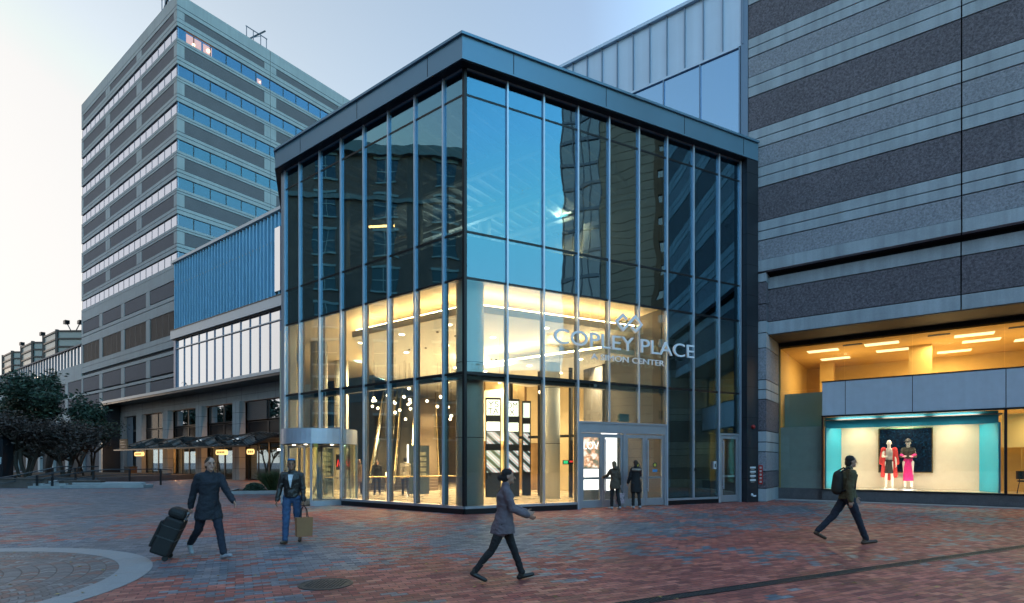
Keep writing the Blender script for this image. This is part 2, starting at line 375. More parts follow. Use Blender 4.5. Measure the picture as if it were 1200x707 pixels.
# ------------------------------------------------------------------ glass pavilion
PAV = empty('glass_pavilion', (C[0], C[1], 0), 'glass corner entrance hall with dark flat roof edge, glowing warm inside', 'building')
MA = [0, .87, 2.19, 3.53, 4.88, 6.23, 7.6, 9.0, 10.09]                       # mullion lines, left face
MBR = [0, 1.464, 2.812, 4.17, 5.48, 6.81, 8.15, 9.48, 10.84, 12.04]          # mullion lines, right face
ZR = [.26, 4.42, 7.39, 8.83, 13.1, 13.92]
def lineint(p, d, q, e):
    den = d[0]*e[1]-d[1]*e[0]; t = ((q[0]-p[0])*e[1]-(q[1]-p[1])*e[0])/den
    return (p[0]+d[0]*t, p[1]+d[1]*t)
def corner(k):      # point where the two faces, moved inwards by k, meet (k<0: outwards)
    a = FL.p(0, -k); b_ = FR.p(0, k); return lineint(a, FL.x, b_, FR.x)
def leftpt(k, a): v = FL.p(a, -k); return (v.x, v.y)
def rightpt(k, b_): v = FR.p(b_, k); return (v.x, v.y)
LE = leftpt(0, 10.09)
pw = FP.p(-.05, -.02); BK0 = (pw.x, pw.y)
SIDE = FP.p(-33.0, -.4); SIDE = (SIDE.x, SIDE.y)
# roof
def roof_poly(k): return [corner(-k), rightpt(-k, 12.74), BK0, SIDE, leftpt(-k, 10.09+.25)]
g = MB(); g.prism(roof_poly(.33), 13.98, 14.66); g.build('roof_fascia', MT['fascia'], PAV)
g = MB(); g.prism(roof_poly(.40), 14.66, 14.74); g.build('roof_coping', MT['fascia'], PAV)
g = MB(); g.prism(roof_poly(.355), 13.93, 13.98); g.build('roof_drip_edge', MT['fascia'], PAV)
g = MB(); g.prism(roof_poly(.31), 13.905, 13.93); g.build('roof_soffit', MT['black'], PAV)
g = MB()                                                                      # open joints between the fascia panels
for a in (1.3, 4.9, 8.5): g.box(FL, a-.012, a+.012, .325, .334, 13.985, 14.655)
for b_ in (1.55, 5.15, 8.75, 11.9): g.box(FR, b_-.012, b_+.012, -.334, -.325, 13.985, 14.655)
g.build('panel_joint', MT['groove'], PAV)
# sill and plinth
for fr_, a_, b_, s_ in ((FL, 0, 6.2, 1), (FR, 0, 4.13, -1), (FR, 8.19, 10.8, -1)):
    MB().box(fr_, a_, b_, -.25*s_, .05*s_, .0, .17).build('base_plinth', MT['black'], PAV)
    MB().box(fr_, a_, b_, -.1*s_, .07*s_, .17, .25).build('sill', MT['silver_flat'], PAV)
# mullions: dark inner fin + silver outer cap
def mullion(fr, s, sgn, z0, z1, cap=True, w=.055):
    g = MB(); g.box(fr, s-w/2, s+w/2, -.17*sgn, -.012*sgn, z0, z1); m = g.build('mullion', MT['mull_tan'], PAV)
    if cap:
        g = MB(); g.box(fr, s-.028, s+.028, .012*sgn, .085*sgn, z0, z1); g.build('mullion_cap', MT['silver'], m)
for i, a in enumerate(MA):
    if i == 0: continue
    mullion(FL, a, 1, .25 if a < 6.3 else 2.92, 13.905)
for i, b_ in enumerate(MBR):
    if i == 0: continue
    mullion(FR, b_, -1, .0 if i in (3, 6, 8, 9) else (3.06 if i in (4, 5) else .25), 13.905)
cc = corner(.0); g = MB(); g.prism([corner(-.03), rightpt(-.03, .07), rightpt(.1, .07), corner(.12), leftpt(.1, .07), leftpt(-.03, .07)], .25, 13.905)
g.build('corner_post', MT['black'], PAV)
g = MB(); g.box(FL, 10.10, 10.42, -.5, .02, 0, 13.905); g.build('end_post', MT['silver_flat'], PAV)
# transoms and the deep steel beam
for z, h in ((7.39, .07), (8.83, .07), (13.1, .06)):
    g = MB(); g.box(FL, .07, 10.09, -.05, .022, z-h/2, z+h/2); g.box(FR, .07, 12.04, -.022, .05, z-h/2, z+h/2); g.build('transom', MT['black'], PAV)
g = MB(); g.box(FL, .07, 10.09, -.09, .022, 4.38, 4.46); g.box(FR, .07, 12.04, -.022, .09, 4.38, 4.46); g.build('transom', MT['black'], PAV)
g = MB(); g.prism([corner(.10), rightpt(.10, 8.1), rightpt(.34, 8.1), corner(.34), leftpt(.34, 10.0), leftpt(.10, 10.0)], 4.24, 4.50); g.build('steel_beam', MT['mull_dark'], PAV)
g = MB(); g.box(FL, .07, 10.09, -.05, .06, 13.88, 13.905); g.box(FR, .07, 12.04, -.06, .05, 13.88, 13.905); g.build('head_rail', MT['silver_flat'], PAV)
g = MB(); g.box(FL, 6.27, 10.09, -.10, .03, 2.88, 2.96); g.build('transom', MT['silver_flat'], PAV)
# glass panes, one per opening
def pane(fr, s0, s1, z0, z1, mat):
    g = MB(); g.box(fr, s0+.03, s1-.03, -.010, .010, z0+.035, z1-.035); return g.build('glass_pane', mat, PAV)
for i in range(8):
    for j in range(5):
        z0 = ZR[j]
        if j == 0 and i >= 5: z0 = 2.95
        pane(FL, max(MA[i], .05), MA[i+1], z0, ZR[j+1], MT['gl_low'] if j < 2 else MT['gl_up'])
for i in range(9):
    for j in range(5):
        z0 = ZR[j]
        if j == 0 and i in (3, 4, 5): z0 = 3.05
        if j == 0 and i == 8: z0 = 2.78
        pane(FR, max(MBR[i], .05), MBR[i+1], z0, ZR[j+1], MT['gl_low'] if j < 2 else MT['gl_up'])
# opaque boxes behind the spandrel and head glass, and the service core behind the three end bays
g = MB()
for z0, z1 in ((7.42, 8.80), (13.13, 13.88)):
    g.box(FL, .1, 10.0, -.24, -.20, z0, z1); g.box(FR, .1, 8.1, .20, .24, z0, z1)
g.build('spandrel_backing', M('spandrel_grey', (.045,.05,.055), .7), PAV)
g = MB(); g.box(FR, 8.22, 10.8, .36, .40, .02, 13.88); g.box(FR, 10.8, 12.75, .36, .40, 2.75, 13.88); g.build('core_wall', M('core_grey', (.035,.042,.045), .7, var=.15), PAV)
g = MB(); g.box(FR, 8.18, 8.22, .30, 5.6, .02, 13.88); g.build('core_wall', MT['mid_in'], PAV)
# dark portal pier at the right end and the portal return
g = MB(); g.box(FR, 12.10, 12.74, -.33, .35, 0, 13.93); g.build('portal_pier', MT['pier_metal'], PAV)
g = MB()
for k in range(11): g.box(FR, 12.09, 12.745, -.335, -.325, 1.24*k+.95, 1.24*k+.966)
for k in range(11): g.box(FR, 12.095, 12.105, -.325, -.06, 1.24*k+.95, 1.24*k+.966)
g.build('pier_joint', MT['groove'], PAV)
# side wall running back from the left end (seen only edge-on)
sd = Frame(LE[0], LE[1], SIDE[0]-LE[0], SIDE[1]-LE[1]); sl = math.hypot(SIDE[0]-LE[0], SIDE[1]-LE[1])
g = MB(); g.box(sd, .35, sl, -.25, 0, 0, 13.9); g.build('side_wall', MT['pier_metal'], PAV)
# ------------------------------------------------------------------ inside: floors, ceilings, walls
def fp(x, y): v = FP.p(x, y); return (v.x, v.y)
inner = [corner(.12), rightpt(.12, 12.0), fp(-.3, -.3), fp(-.3, 10), fp(-40, 10), fp(-32.6, -.3), leftpt(.12, 9.98)]
g = MB(); g.prism(inner, .004, .03); g.build('hall_floor', MT['floor_in'], PAV)
up = [corner(.26), rightpt(.26, 8.1), rightpt(5.6, 8.1), fp(-3, -.1), fp(-32, -.3), leftpt(.26, 9.98)]
g = MB(); g.prism(up, 7.46, 8.75); g.build('upper_slab', MT['cream'], PAV)
# roof deck with joists seen from below through the upper glass
g = MB(); g.prism(up, 13.30, 13.36)
g.build('roof_deck', MT['deck'], PAV)
g = MB()
def ymin(x):
    if x > -5.6: return -11.36+(x+5.6)/.501
    if x < -15.69: return -11.36+(-15.69-x)*10.96/17.31
    return -11.36
def xspan(y): return -15.69-(y+11.36)*17.31/10.96+.7, -5.6+.501*(y+11.36)-.7
for k in range(44):
    x = -32.0+k*.65
    if x > -1.0 or ymin(x)+.5 > -.6: continue
    g.beam(FP.p(x, ymin(x)+.55, 13.2), FP.p(x, -.2, 13.2), .10, .16)
o = g.build('roof_joist', MT['steel_white'], PAV)
g = MB()
for y in (-2.2, -5.2, -8.2):
    xl, xr = xspan(y); g.beam(FP.p(xl, y, 12.75), FP.p(min(xr, -3.5), y, 12.75), .22, .5)
g.build('roof_girder', MT['steel_white'], PAV)
g = MB()
for y, r in ((-3.4, .16), (-4.0, .07), (-6.7, .12), (-9.0, .06)):
    xl, xr = xspan(y); g.tube([FP.p(xl, y, 12.2-r), FP.p(xr, y, 12.2-r)], r, 10)
g.build('ceiling_pipe', MT['steel_white'], PAV)
g = MB(); g.prism([fp(-32.5, -.12), fp(-1.5, -.12), fp(-1.5, 0), fp(-32.5, 0)], 8.75, 13.9); g.build('upper_back_wall', M('tan_wall', (.30,.24,.17), .8, var=.2, scale=.4), PAV)
g = MB()                                                                      # upper storey columns
for x, y in ((-14.2, -9.6), (-9.5, -9.8), (-10.5, -4.5), (-17.5, -4.5)):
    g.cyl(fp(x, y), .3, 8.75, 13.3, 20)
g.build('upper_column', MT['column'], PAV, smooth=False)
# dropped ceiling over the hall
cb = corner(1.3)
CE = [cb, rightpt(1.3, 8.1), fp(-2.5, 2.0), fp(-2.5, 9.6), fp(-27.5, 9.6), (-8.2, 33.0), leftpt(1.3, 7.35)]
g = MB(); g.prism(CE, 6.75, 6.80); CEIL = g.build('hall_ceiling', MT['ceil'], PAV)
g = MB()                                                                      # warm edge board around the dropped ceiling
def edge(p, q, z0, z1, th):
    f = Frame(p[0], p[1], q[0]-p[0], q[1]-p[1]); g.box(f, 0, math.hypot(q[0]-p[0], q[1]-p[1]), -.001, th, z0, z1)
edge(CE[6], CE[0], 6.74, 7.0, .06); edge(CE[0], CE[1], 6.74, 7.0, .06); edge(CE[5], CE[6], 6.74, 7.0, .06)
g.build('ceiling_edge', MT['cream'], CEIL)
def inset_line(p, q, k):
    f = Frame(p[0], p[1], q[0]-p[0], q[1]-p[1]); l = math.hypot(q[0]-p[0], q[1]-p[1]); return f, l
g = MB()
for p, q in ((CE[6], CE[0]), (CE[0], CE[1]), (CE[5], CE[6])):
    f, l = inset_line(p, q, 0); g.box(f, .1, l-.1, .12, .20, 7.02, 7.07)
g.build('cove_light', MT['led'], CEIL)
# second, lower ceiling pan further back with its own glowing edge
C2 = [fp(-12.5, -4.6), fp(-4.2, -4.6), fp(-2.5, -1.2), fp(-2.5, 9.6), fp(-12.5, 9.6)]
g = MB(); g.prism(C2, 5.95, 6.15); CE2 = g.build('lower_ceiling', MT['ceil'], PAV)
g = MB()
for p, q in ((C2[0], C2[1]), (C2[4], C2[0])):
    f, l = inset_line(p, q, 0); g.box(f, .1, l-.1, .05, .12, 6.17, 6.22)
g.build('cove_light', MT['led'], CE2)
# lamps in the ceilings
rnd = random.Random(3)
for x, y in [(-13.5+i*2.6, -9.2+j*2.6) for i in range(4) for j in range(6)]:
    if x > -5.6+.5*(y+11.36)-2.2: continue
    v = fp(x, y); zz = 5.94 if (x > -12.4 and y > -4.5) else 6.742
    g = MB(); g.cyl(v, .11, zz-.012, zz, 14); g.build('downlight', MT['down'], CEIL)
for k in range(26):
    v = fp(-13.8+rnd.random()*7, -9.4+rnd.random()*11)
    if v[0] > 0: continue
    g = MB(); g.cyl(v, .045, 6.70, 6.75, 8); g.build('sprinkler', MT['black'], CEIL)
# walls
WALL = MT['cream']
lw0 = (-10.15, 24.6); lw1 = (-14.4, 38.2)
f = Frame(lw0[0], lw0[1], lw1[0]-lw0[0], lw1[1]-lw0[1])
g = MB(); g.box(f, 0, 14.2, 0, .2, .03, 7.46); g.build('hall_wall', WALL, PAV)
g = MB(); g.prism([fp(-40, 9.7), fp(-.4, 9.7), fp(-.4, 10), fp(-40, 10)], .03, 7.46); g.build('hall_wall', M('tan_wall_hall', (.42,.33,.20), .7, var=.15), PAV)
g = MB(); g.box(f, 2.2, 4.6, -.03, 0, 2.4, 4.3); g.build('wall_opening', MT['dark_in'], PAV)
# timber and cream wall blocks at the back, right of the escalators
g = MB(); g.prism([fp(-16.2, 1.8), fp(-2.5, 1.8), fp(-2.5, 2.1), fp(-16.2, 2.1)], .03, 6.75); g.build('hall_wall', M('tan_panel_wall', (.50,.39,.23), .6, var=.12, scale=.8), PAV)
g = MB()
for k in range(9):
    x = -15.8+k*1.55; g.box(FP, x, x+.10, 1.74, 1.80, .03, 6.7)
g.build('timber_strip', MT['wood'], PAV)
g = MB(); g.box(FP, -15.6, -13.2, 1.2, 1.78, 2.9, 5.9); g.build('wall_box', MT['cream'], PAV)
g = MB(); g.box(FP, -13.1, -11.2, 1.5, 1.78, .03, 2.7); g.build('timber_wall', MT['wood'], PAV)
# round columns
for x, y, r in ((corner(.85)[0], corner(.85)[1], .46), (-9.45, 27.0, .40), (-9.9, 32.0, .40), (1.75, 24.2, .36)):
    g = MB(); g.cyl((x, y), r, .03, 7.46, 32); c = g.build('round_column', MT['column'], PAV)
    for p in c.data.polygons: p.use_smooth = abs(p.normal.z) < .5
    g = MB(); g.cyl((x, y), r+.006, 2.42, 2.44, 32); g.cyl((x, y), r+.006, 4.86, 4.88, 32); g.build('joint_ring', MT['groove'], c)
# glazed inner screen along the right side (dark posts, one rail)
g = MB()
for k in range(5):
    v = fp(-10.4+k*1.7, -2.6); g.box(Frame(v[0], v[1], .799, -.6015), -.06, .06, -.08, .08, .03, 5.9)
v = fp(-10.4, -2.6); g.box(Frame(v[0], v[1], .799, -.6015), 0, 6.8, -.05, .05, 2.75, 2.87)
g.build('inner_screen', MT['mull_dark'], PAV)
# low steel handrail
g = MB()
f = Frame(-6.4, 23.9, .90, .42)
for k in range(5): a = f.p(k*1.15, 0, .03); g.tube([a, a+Vector((0, 0, .95))], .022, 8)
g.tube([f.p(0, 0, .98), f.p(4.6, 0, .98), f.p(6.4, -1.6, .10)], .028, 8)
g.build('handrail', MT['brass'], PAV)
# entrance doors (right face)
def door_leaf(s0, s1, ztop, knob, hinge, label=None):
    g = MB(); st = .10
    g.box(FR, s0, s0+st, -.03, .03, .03, ztop); g.box(FR, s1-st, s1, -.03, .03, .03, ztop)
    g.box(FR, s0+st, s1-st, -.03, .03, .03, .30); g.box(FR, s0+st, s1-st, -.03, .03, ztop-.12, ztop)
    d = g.build('door', MT['silver_flat'], PAV, bevel=.004)
    g = MB(); g.box(FR, s0+st, s1-st, -.008, .008, .30, ztop-.12); g.build('door_glass', MT['gl_clear'], d)
    if knob is not None:
        g = MB(); x = knob
        g.tube([FR.p(x, -.10, .55), FR.p(x, -.10, ztop-.18)], .018, 8)
        for z in (.65, ztop-.28): g.tube([FR.p(x, -.10, z), FR.p(x, -.03, z)], .014, 6)
        g.build('handle', MT['silver'], d)
    g = MB(); g.box(FR, s0+st, s1-st, .03, .06, 1.02, 1.10); g.build('push_bar', MT['silver'], d)
    return d
DT = 2.62
g = MB(); g.box(FR, 4.20, 8.12, -.06, .12, 2.66, 2.72); g.box(FR, 4.20, 8.12, -.04, .10, 2.72, 2.98); g.box(FR, 4.20, 8.12, -.07, .12, 2.98, 3.05)
g.box(FR, 4.20, 4.30, -.06, .10, .0, 2.66); g.box(FR, 8.02, 8.12, -.06, .10, 0, 2.66); g.box(FR, 6.10, 6.22, -.06, .10, 0, 2.66)
g.build('door_frame', MT['silver_flat'], PAV, bevel=.004)
D1 = door_leaf(4.31, 5.19, DT, None, 0); D2 = door_leaf(5.21, 6.09, DT, 5.29, 1)
D3 = door_leaf(6.23, 7.11, DT, None, 0); D4 = door_leaf(7.13, 8.01, DT, 7.21, 1)
for D, s in ((D3, 6.78), (D4, 7.60)):
    g = MB(); c = FR.p(s, -.012, 1.50)
    vs = [FR.p(s+.10*math.cos(k*math.pi/12), -.012, 1.52+.10*math.sin(k*math.pi/12)) for k in range(24)]
    g.add(vs, [tuple(range(24))]); g.build('round_sticker', M('sticker_dark', (.03,.04,.03), .5), D)
    g = MB()
    vs = [FR.p(s+.055*math.cos(k*math.pi/8), -.014, 1.52+.055*math.sin(k*math.pi/8)) for k in range(16)]
    g.add(vs, [tuple(range(16))]); g.build('round_sticker', M('sticker_yellow', (.55,.45,.05), .5), D)
    g = MB(); g.box(FR, s-.11, s+.11, -.014, -.010, 1.26, 1.36); g.build('blue_sticker', M('sticker_blue', (.05,.25,.55), .5), D)
# single service door, far right
g = MB(); g.box(FR, 10.88, 10.96, -.06, .10, 0, 2.70); g.box(FR, 11.92, 12.00, -.06, .10, 0, 2.70); g.box(FR, 10.88, 12.0, -.06, .10, 2.70, 2.78)
g.build('door_frame', MT['silver_flat'], PAV, bevel=.004)
door_leaf(10.97, 11.91, 2.68, 11.05, 0)
g = MB(); g.box(FR, 10.9, 12.0, 1.5, 1.55, .03, 2.75); g.box(FR, 10.88, 10.90, .12, 1.5, .03, 2.75); g.box(FR, 12.0, 12.05, .12, 1.5, .03, 2.75); g.box(FR, 10.9, 12.0, .42, 1.5, 2.70, 2.74); g.build('lobby_wall', M('vestibule_wall', (.20,.17,.14), .7), PAV)
g = MB(); g.ball(FR.p(11.35, 1.0, 2.30), .05, 10); g.build('lobby_lamp', MT['globe'], PAV)
# small fittings on the face
g = MB(); g.box(FR, 10.52, 10.66, -.09, -.02, 1.35, 1.66); o = g.build('card_reader', M('reader_white', (.55,.56,.58), .5), PAV, bevel=.008)
g = MB(); g.box(FR, 10.56, 10.62, -.095, -.09, 1.42, 1.56); g.build('reader_panel', MT['black'], o)
g = MB(); g.box(FR, 9.45, 9.53, -.16, -.12, 1.28, 1.40); g.build('door_button', MT['black'], PAV)
g = MB(); g.box(FR, 6.06, 6.48, .10, .22, 3.10, 3.38); g.build('door_sensor', M('sensor_teal', (.04,.14,.16), .4), PAV)
g = MB(); g.ball(FR.p(12.42, -.36, 3.06), .085, 12); o = g.build('alarm_strobe', M('alarm_red', (.35,.015,.012), .4), PAV)
# ------------------------------------------------------------------ revolving door
RV = FL.p(7.67, 0); rr = 1.43
REV = empty('revolving_door', (RV.x, RV.y, 0), 'round silver revolving door drum with curved glass at the left end of the glass front', 'revolving door')
def ring(r0, r1, z0, z1, a0=0, a1=2*math.pi, n=48): return MB().arcbox((RV.x, RV.y), r0, r1, a0, a1, z0, z1, n)
o = ring(rr-.10, rr, 2.32, 2.88).build('drum_fascia', MT['silver'], REV)
g = MB(); g.cyl((RV.x, RV.y), rr-.02, 2.86, 2.90, 48); g.build('drum_top', MT['silver_flat'], REV)
g = MB(); g.cyl((RV.x, RV.y), rr-.10, 2.30, 2.33, 48); o = g.build('drum_ceiling', MT['black'], REV)
for k in range(6):
    a = k*math.pi/3+.3; g = MB(); g.cyl((RV.x+.95*math.cos(a), RV.y+.95*math.sin(a)), .06, 2.285, 2.30, 10); g.build('downlight', MT['down'], o)
g = MB(); g.cyl((RV.x, RV.y), rr-.02, .004, .022, 48); g.build('door_mat', M('door_mat', (.03,.03,.03), .9), REV)
on = math.atan2(FL.y[1], FL.y[0]); al = math.atan2(FL.x[1], FL.x[0])           # outward, along the wall
for s in (1, -1):
    a0, a1 = (al-.80, al+.80) if s == 1 else (al+math.pi-.80, al+math.pi+.80)
    ring(rr-.035, rr-.02, .20, 2.32, a0, a1, 20).build('curved_glass', MT['gl_clear'], REV)
    ring(rr-.07, rr+.015, .0, .20, a0, a1, 20).build('base_ring', MT['silver_flat'], REV)
    for a in (a0, a1, (a0+a1)/2):
        g = MB(); c = Frame(RV.x, RV.y, math.cos(a), math.sin(a)); g.box(c, rr-.08, rr+.02, -.035, .035, 0, 2.32); g.build('jamb_post', MT['silver_flat'], REV)
g = MB(); g.cyl((RV.x, RV.y), .05, .02, 2.31, 16); g.build('centre_shaft', MT['silver_flat'], REV)
for k in range(4):
    a = on+.55+k*math.pi/2; c = Frame(RV.x, RV.y, math.cos(a), math.sin(a))
    g = MB(); w = rr-.13
    g.box(c, .06, .12, -.022, .022, .03, 2.28); g.box(c, w-.06, w, -.022, .022, .03, 2.28); g.box(c, .12, w-.06, -.022, .022, .03, .18); g.box(c, .12, w-.06, -.022, .022, 2.20, 2.28)
    d = g.build('door_wing', MT['silver_flat'], REV)
    g = MB(); g.box(c, .12, w-.06, -.006, .006, .18, 2.20); g.build('wing_glass', MT['gl_clear'], d)
    g = MB(); g.tube([c.p(.14, -.05, 1.0), c.p(w-.08, -.05, 1.0)], .016, 8); g.build('push_bar', MT['brass'], d)
# ------------------------------------------------------------------ lettering on the right face
def text_obj(body, name, mat, parent, fr, s_mid, y, z, width=None, height=None, ext=.03, flip=False):
    """raised letters standing upright along frame fr; s_mid = middle along x, z = baseline"""
    cu = bpy.data.curves.new('lettering', 'FONT'); cu.body = body; cu.align_x = 'CENTER'; cu.size = 1; cu.extrude = .5; cu.offset = .0
    to = bpy.data.objects.new('lettering', cu); COL.objects.link(to); bpy.context.view_layer.update()
    me = bpy.data.meshes.new_from_object(to.evaluated_get(bpy.context.evaluated_depsgraph_get())); bpy.data.objects.remove(to); bpy.data.curves.remove(cu)
    xs = [v.co.x for v in me.vertices]; ys = [v.co.y for v in me.vertices]
    cap = 0.0; w0 = max(xs)-min(xs); cx = (max(xs)+min(xs))/2; y0 = min(ys) if body.isupper() else 0; h0 = max(ys)-y0
    kx = width/w0 if width else height/h0; ky = height/h0 if height else kx
    base = wloc(parent) if parent else Vector((0, 0, 0))
    for v in me.vertices:
        v.co = fr.p(s_mid+(v.co.x-cx)*kx, y-v.co.z*2*ext, z+(v.co.y-y0)*ky)-base
    me.materials.clear(); me.materials.append(mat); me.name = name
    o = bpy.data.objects.new(name, me); COL.objects.link(o); o.parent = parent; return o
SG = empty('sign_lettering', tuple(FR.p(6.2, -.3, 5.6)), 'raised silver letters reading COPLEY PLACE A SIMON CENTER under a double diamond emblem', 'sign')
text_obj('COPLEY PLACE', 'name_lettering', MT['letter'], SG, FR, 6.16, -.30, 5.58, width=6.2, height=.50, ext=.03)
text_obj('A SIMON CENTER', 'tagline_lettering', MT['letter'], SG, FR, 6.16, -.30, 5.17, width=3.25, height=.20, ext=.02)
pts = [(-.11, .12), (-.275, .27), (-.55, 0), (-.275, -.27), (.275, .27), (.55, 0), (.275, -.27), (.11, -.12)]
def ribbon(pts, w):
    L_ = []; Rr = []
    for i, p in enumerate(pts):
        def dirn(a, b_): d = math.hypot(b_[0]-a[0], b_[1]-a[1]); return ((b_[0]-a[0])/d, (b_[1]-a[1])/d)
        d0 = dirn(pts[i-1], p) if i else dirn(p, pts[1]); d1 = dirn(p, pts[i+1]) if i < len(pts)-1 else d0
        n = (-(d0[1]+d1[1]), d0[0]+d1[0]); l = math.hypot(*n); n = (n[0]/l, n[1]/l)
        c = n[0]*-d0[1]+n[1]*d0[0]; k = w/2/max(c, .4)
        L_.append((p[0]+n[0]*k, p[1]+n[1]*k)); Rr.append((p[0]-n[0]*k, p[1]-n[1]*k))
    return L_, Rr
L_, Rr = ribbon(pts, .085); g = MB()
for i in range(len(pts)-1):
    q = [L_[i], Rr[i], Rr[i+1], L_[i+1]]
    e = .002*(i % 2)
    g.hexa([FR.p(6.16+p[0], -.26+e, 6.58+p[1]) for p in q], [FR.p(6.16+p[0], -.34-e, 6.58+p[1]) for p in q])
g.build('diamond_emblem', MT['letter'], SG)
g = MB()
for s in (3.3, 4.2, 5.48, 6.81, 8.15, 9.1): g.box(FR, s-.012, s+.012, -.27, -.10, 5.70, 5.73)
for s in (5.48, 6.81): g.box(FR, s-.012, s+.012, -.27, -.10, 5.22, 5.24); 
g.build('sign_bracket', MT['silver'], SG)
# ------------------------------------------------------------------ things inside the hall
def escalator(x, y, lab, width=1.0):
    e = empty('escalator', (x, y, .03), lab, 'escalator')
    f = Frame(x, y, .988, .156)                     # f.y heads up the stair
    h = 12.2; sl_ = .577
    def P(a, k, dz=0.0): return f.p(a, k, .03+max(0, k-.8)*sl_+dz)
    g = MB(); w = width/2
    n = 44
    for i in range(n):
        k0 = .8+i*.26; z0 = .03+i*.15; g.box(f, -w+.12, w-.12, k0, k0+.27, z0-.15, z0+.08)
    g.box(f, -w+.12, w-.12, -.6, .8, .03, .06)
    g.build('stair_steps', MT['step'], e)
    for s in (-1, 1):
        g = MB(); a = s*(w-.02)
        g.hexa([f.p(a-.07, -.6, .03), f.p(a+.07, -.6, .03), f.p(a+.07, .8, .03), f.p(a-.07, .8, .03)], [f.p(a-.07, -.6, .45), f.p(a+.07, -.6, .45), f.p(a+.07, .8, .45), f.p(a-.07, .8, .45)])
        g.hexa([P(a-.07, .8, -.4), P(a+.07, .8, -.4), P(a+.07, h, -.4), P(a-.07, h, -.4)], [P(a-.07, .8, .42), P(a+.07, .8, .42), P(a+.07, h, .42), P(a-.07, h, .42)])
        sk = g.build('balustrade', MT['escal'], e)
        g = MB(); g.tube([P(a, -.75, .55), P(a, -.85, .8), P(a, -.6, .98), P(a, .5, 1.0), P(a, .9, 1.02), P(a, h, 1.0)], .05, 8); g.build('handrail', MT['brass'], sk)
        g = MB(); g.hexa([P(a-.008, .8, .42), P(a+.008, .8, .42), P(a+.008, h, .42), P(a-.008, h, .42)], [P(a-.008, .8, .97), P(a+.008, .8, .97), P(a+.008, h, .97), P(a-.008, h, .97)])
        g.build('balustrade_glass', MT['gl_clear'], sk)
    return e
escalator(-7.35, 30.2, 'left escalator of the pair with gold rails rising beside the column')
escalator(-6.05, 30.4, 'right escalator of the pair, between the left one and the wide dark stair')
e = empty('staircase', (-4.75, 30.5, .03), 'wide dark stair with gold rails right of the two escalators', 'stairs')
f = Frame(-4.7, 30.5, .988, .156); g = MB()
for i in range(40): g.box(f, -.62, .62, .4+i*.28, .4+i*.28+.29, max(.03, .03+i*.16-.3), .03+(i+1)*.16)
g.build('stair_flight', M('stair_stone', (.22,.16,.10), .6), e)
for s in (-1, 1):
    g = MB(); g.tube([f.p(s*.66, .3, .95), f.p(s*.66, 11.5, .95+11.2*.571)], .04, 8)
    for k in range(9): a = f.p(s*.66, .4+k*1.35, .05+k*1.35*.571); g.tube([a, a+Vector((0, 0, .95))], .02, 6)
    g.build('handrail', MT['brass'], e)
# pendant globes
def pendant(x, y, z):
    p = empty('pendant_light', (x, y, z), 'small warm glass globe hanging on a thin cord in the cluster before the escalators', 'pendant lamp', 'pendant globes hanging in the hall')
    g = MB(); g.ball((x, y, z), .075, 10); g.build('globe', MT['globe'], p, smooth=True)
    g = MB(); g.tube([(x, y, z+.07), (x, y, 6.74)], .006, 5); g.build('cord', MT['black'], p)
    return p
spots = []
for k in range(30):
    y = 26.5+rnd.random()*6.5; u = 436+rnd.random()*45 if k < 22 else 498+rnd.random()*40
    spots.append(((u-600)/646*y, y, 4.0+rnd.random()*1.6))
spots += [(-.5, 22.5, 4.9), (1.2, 23.4, 4.6), (2.0, 23.0, 5.0)]
P0 = pendant(*spots[0])
for s in spots[1:]:
    q = P0.copy(); COL.objects.link(q); q.location = s
    for ch in list(P0.children):
        c = ch.copy(); COL.objects.link(c); c.parent = q
        if ch.name.startswith('cord'): c.scale = (1, 1, (6.74-s[2])/(6.74-spots[0][2]))
# upright video screens
def screen_mat(name, seed, stripes):
    m, nt, b = newmat(name); N = nt.nodes; L = nt.links
    tc = N.new('ShaderNodeTexCoord'); mp = N.new('ShaderNodeMapping'); mp.inputs['Rotation'].default_value = (0, .75, .65); mp.inputs['Location'].default_value = (seed, 0, 0)
    L.new(tc.outputs['Object'], mp.inputs[0])
    w = N.new('ShaderNodeTexWave'); w.inputs['Scale'].default_value = 1.1; w.bands_direction = 'X'; L.new(mp.outputs[0], w.inputs['Vector'])
    cr = N.new('ShaderNodeValToRGB'); cr.color_ramp.interpolation = 'CONSTANT'; e = cr.color_ramp.elements
    e[0].color = (.02,.03,.03,1); e[1].position = .30; e[1].color = (.60,.85,.84,1)
    q = e.new(.64); q.color = (.75,.04,.04,1); q = e.new(.86); q.color = (.78,.95,.92,1)
    L.new(w.outputs[0], cr.inputs[0])
    L.new(cr.outputs[0], b.inputs['Emission Color']); b.inputs['Emission Strength'].default_value = .17; b.inputs['Base Color'].default_value = (.02,.02,.02,1)
    return m
SM = screen_mat('screen_picture', .3, 1)
MT['scr_white'] = emit('screen_white', (.80,.97,.94), .15)
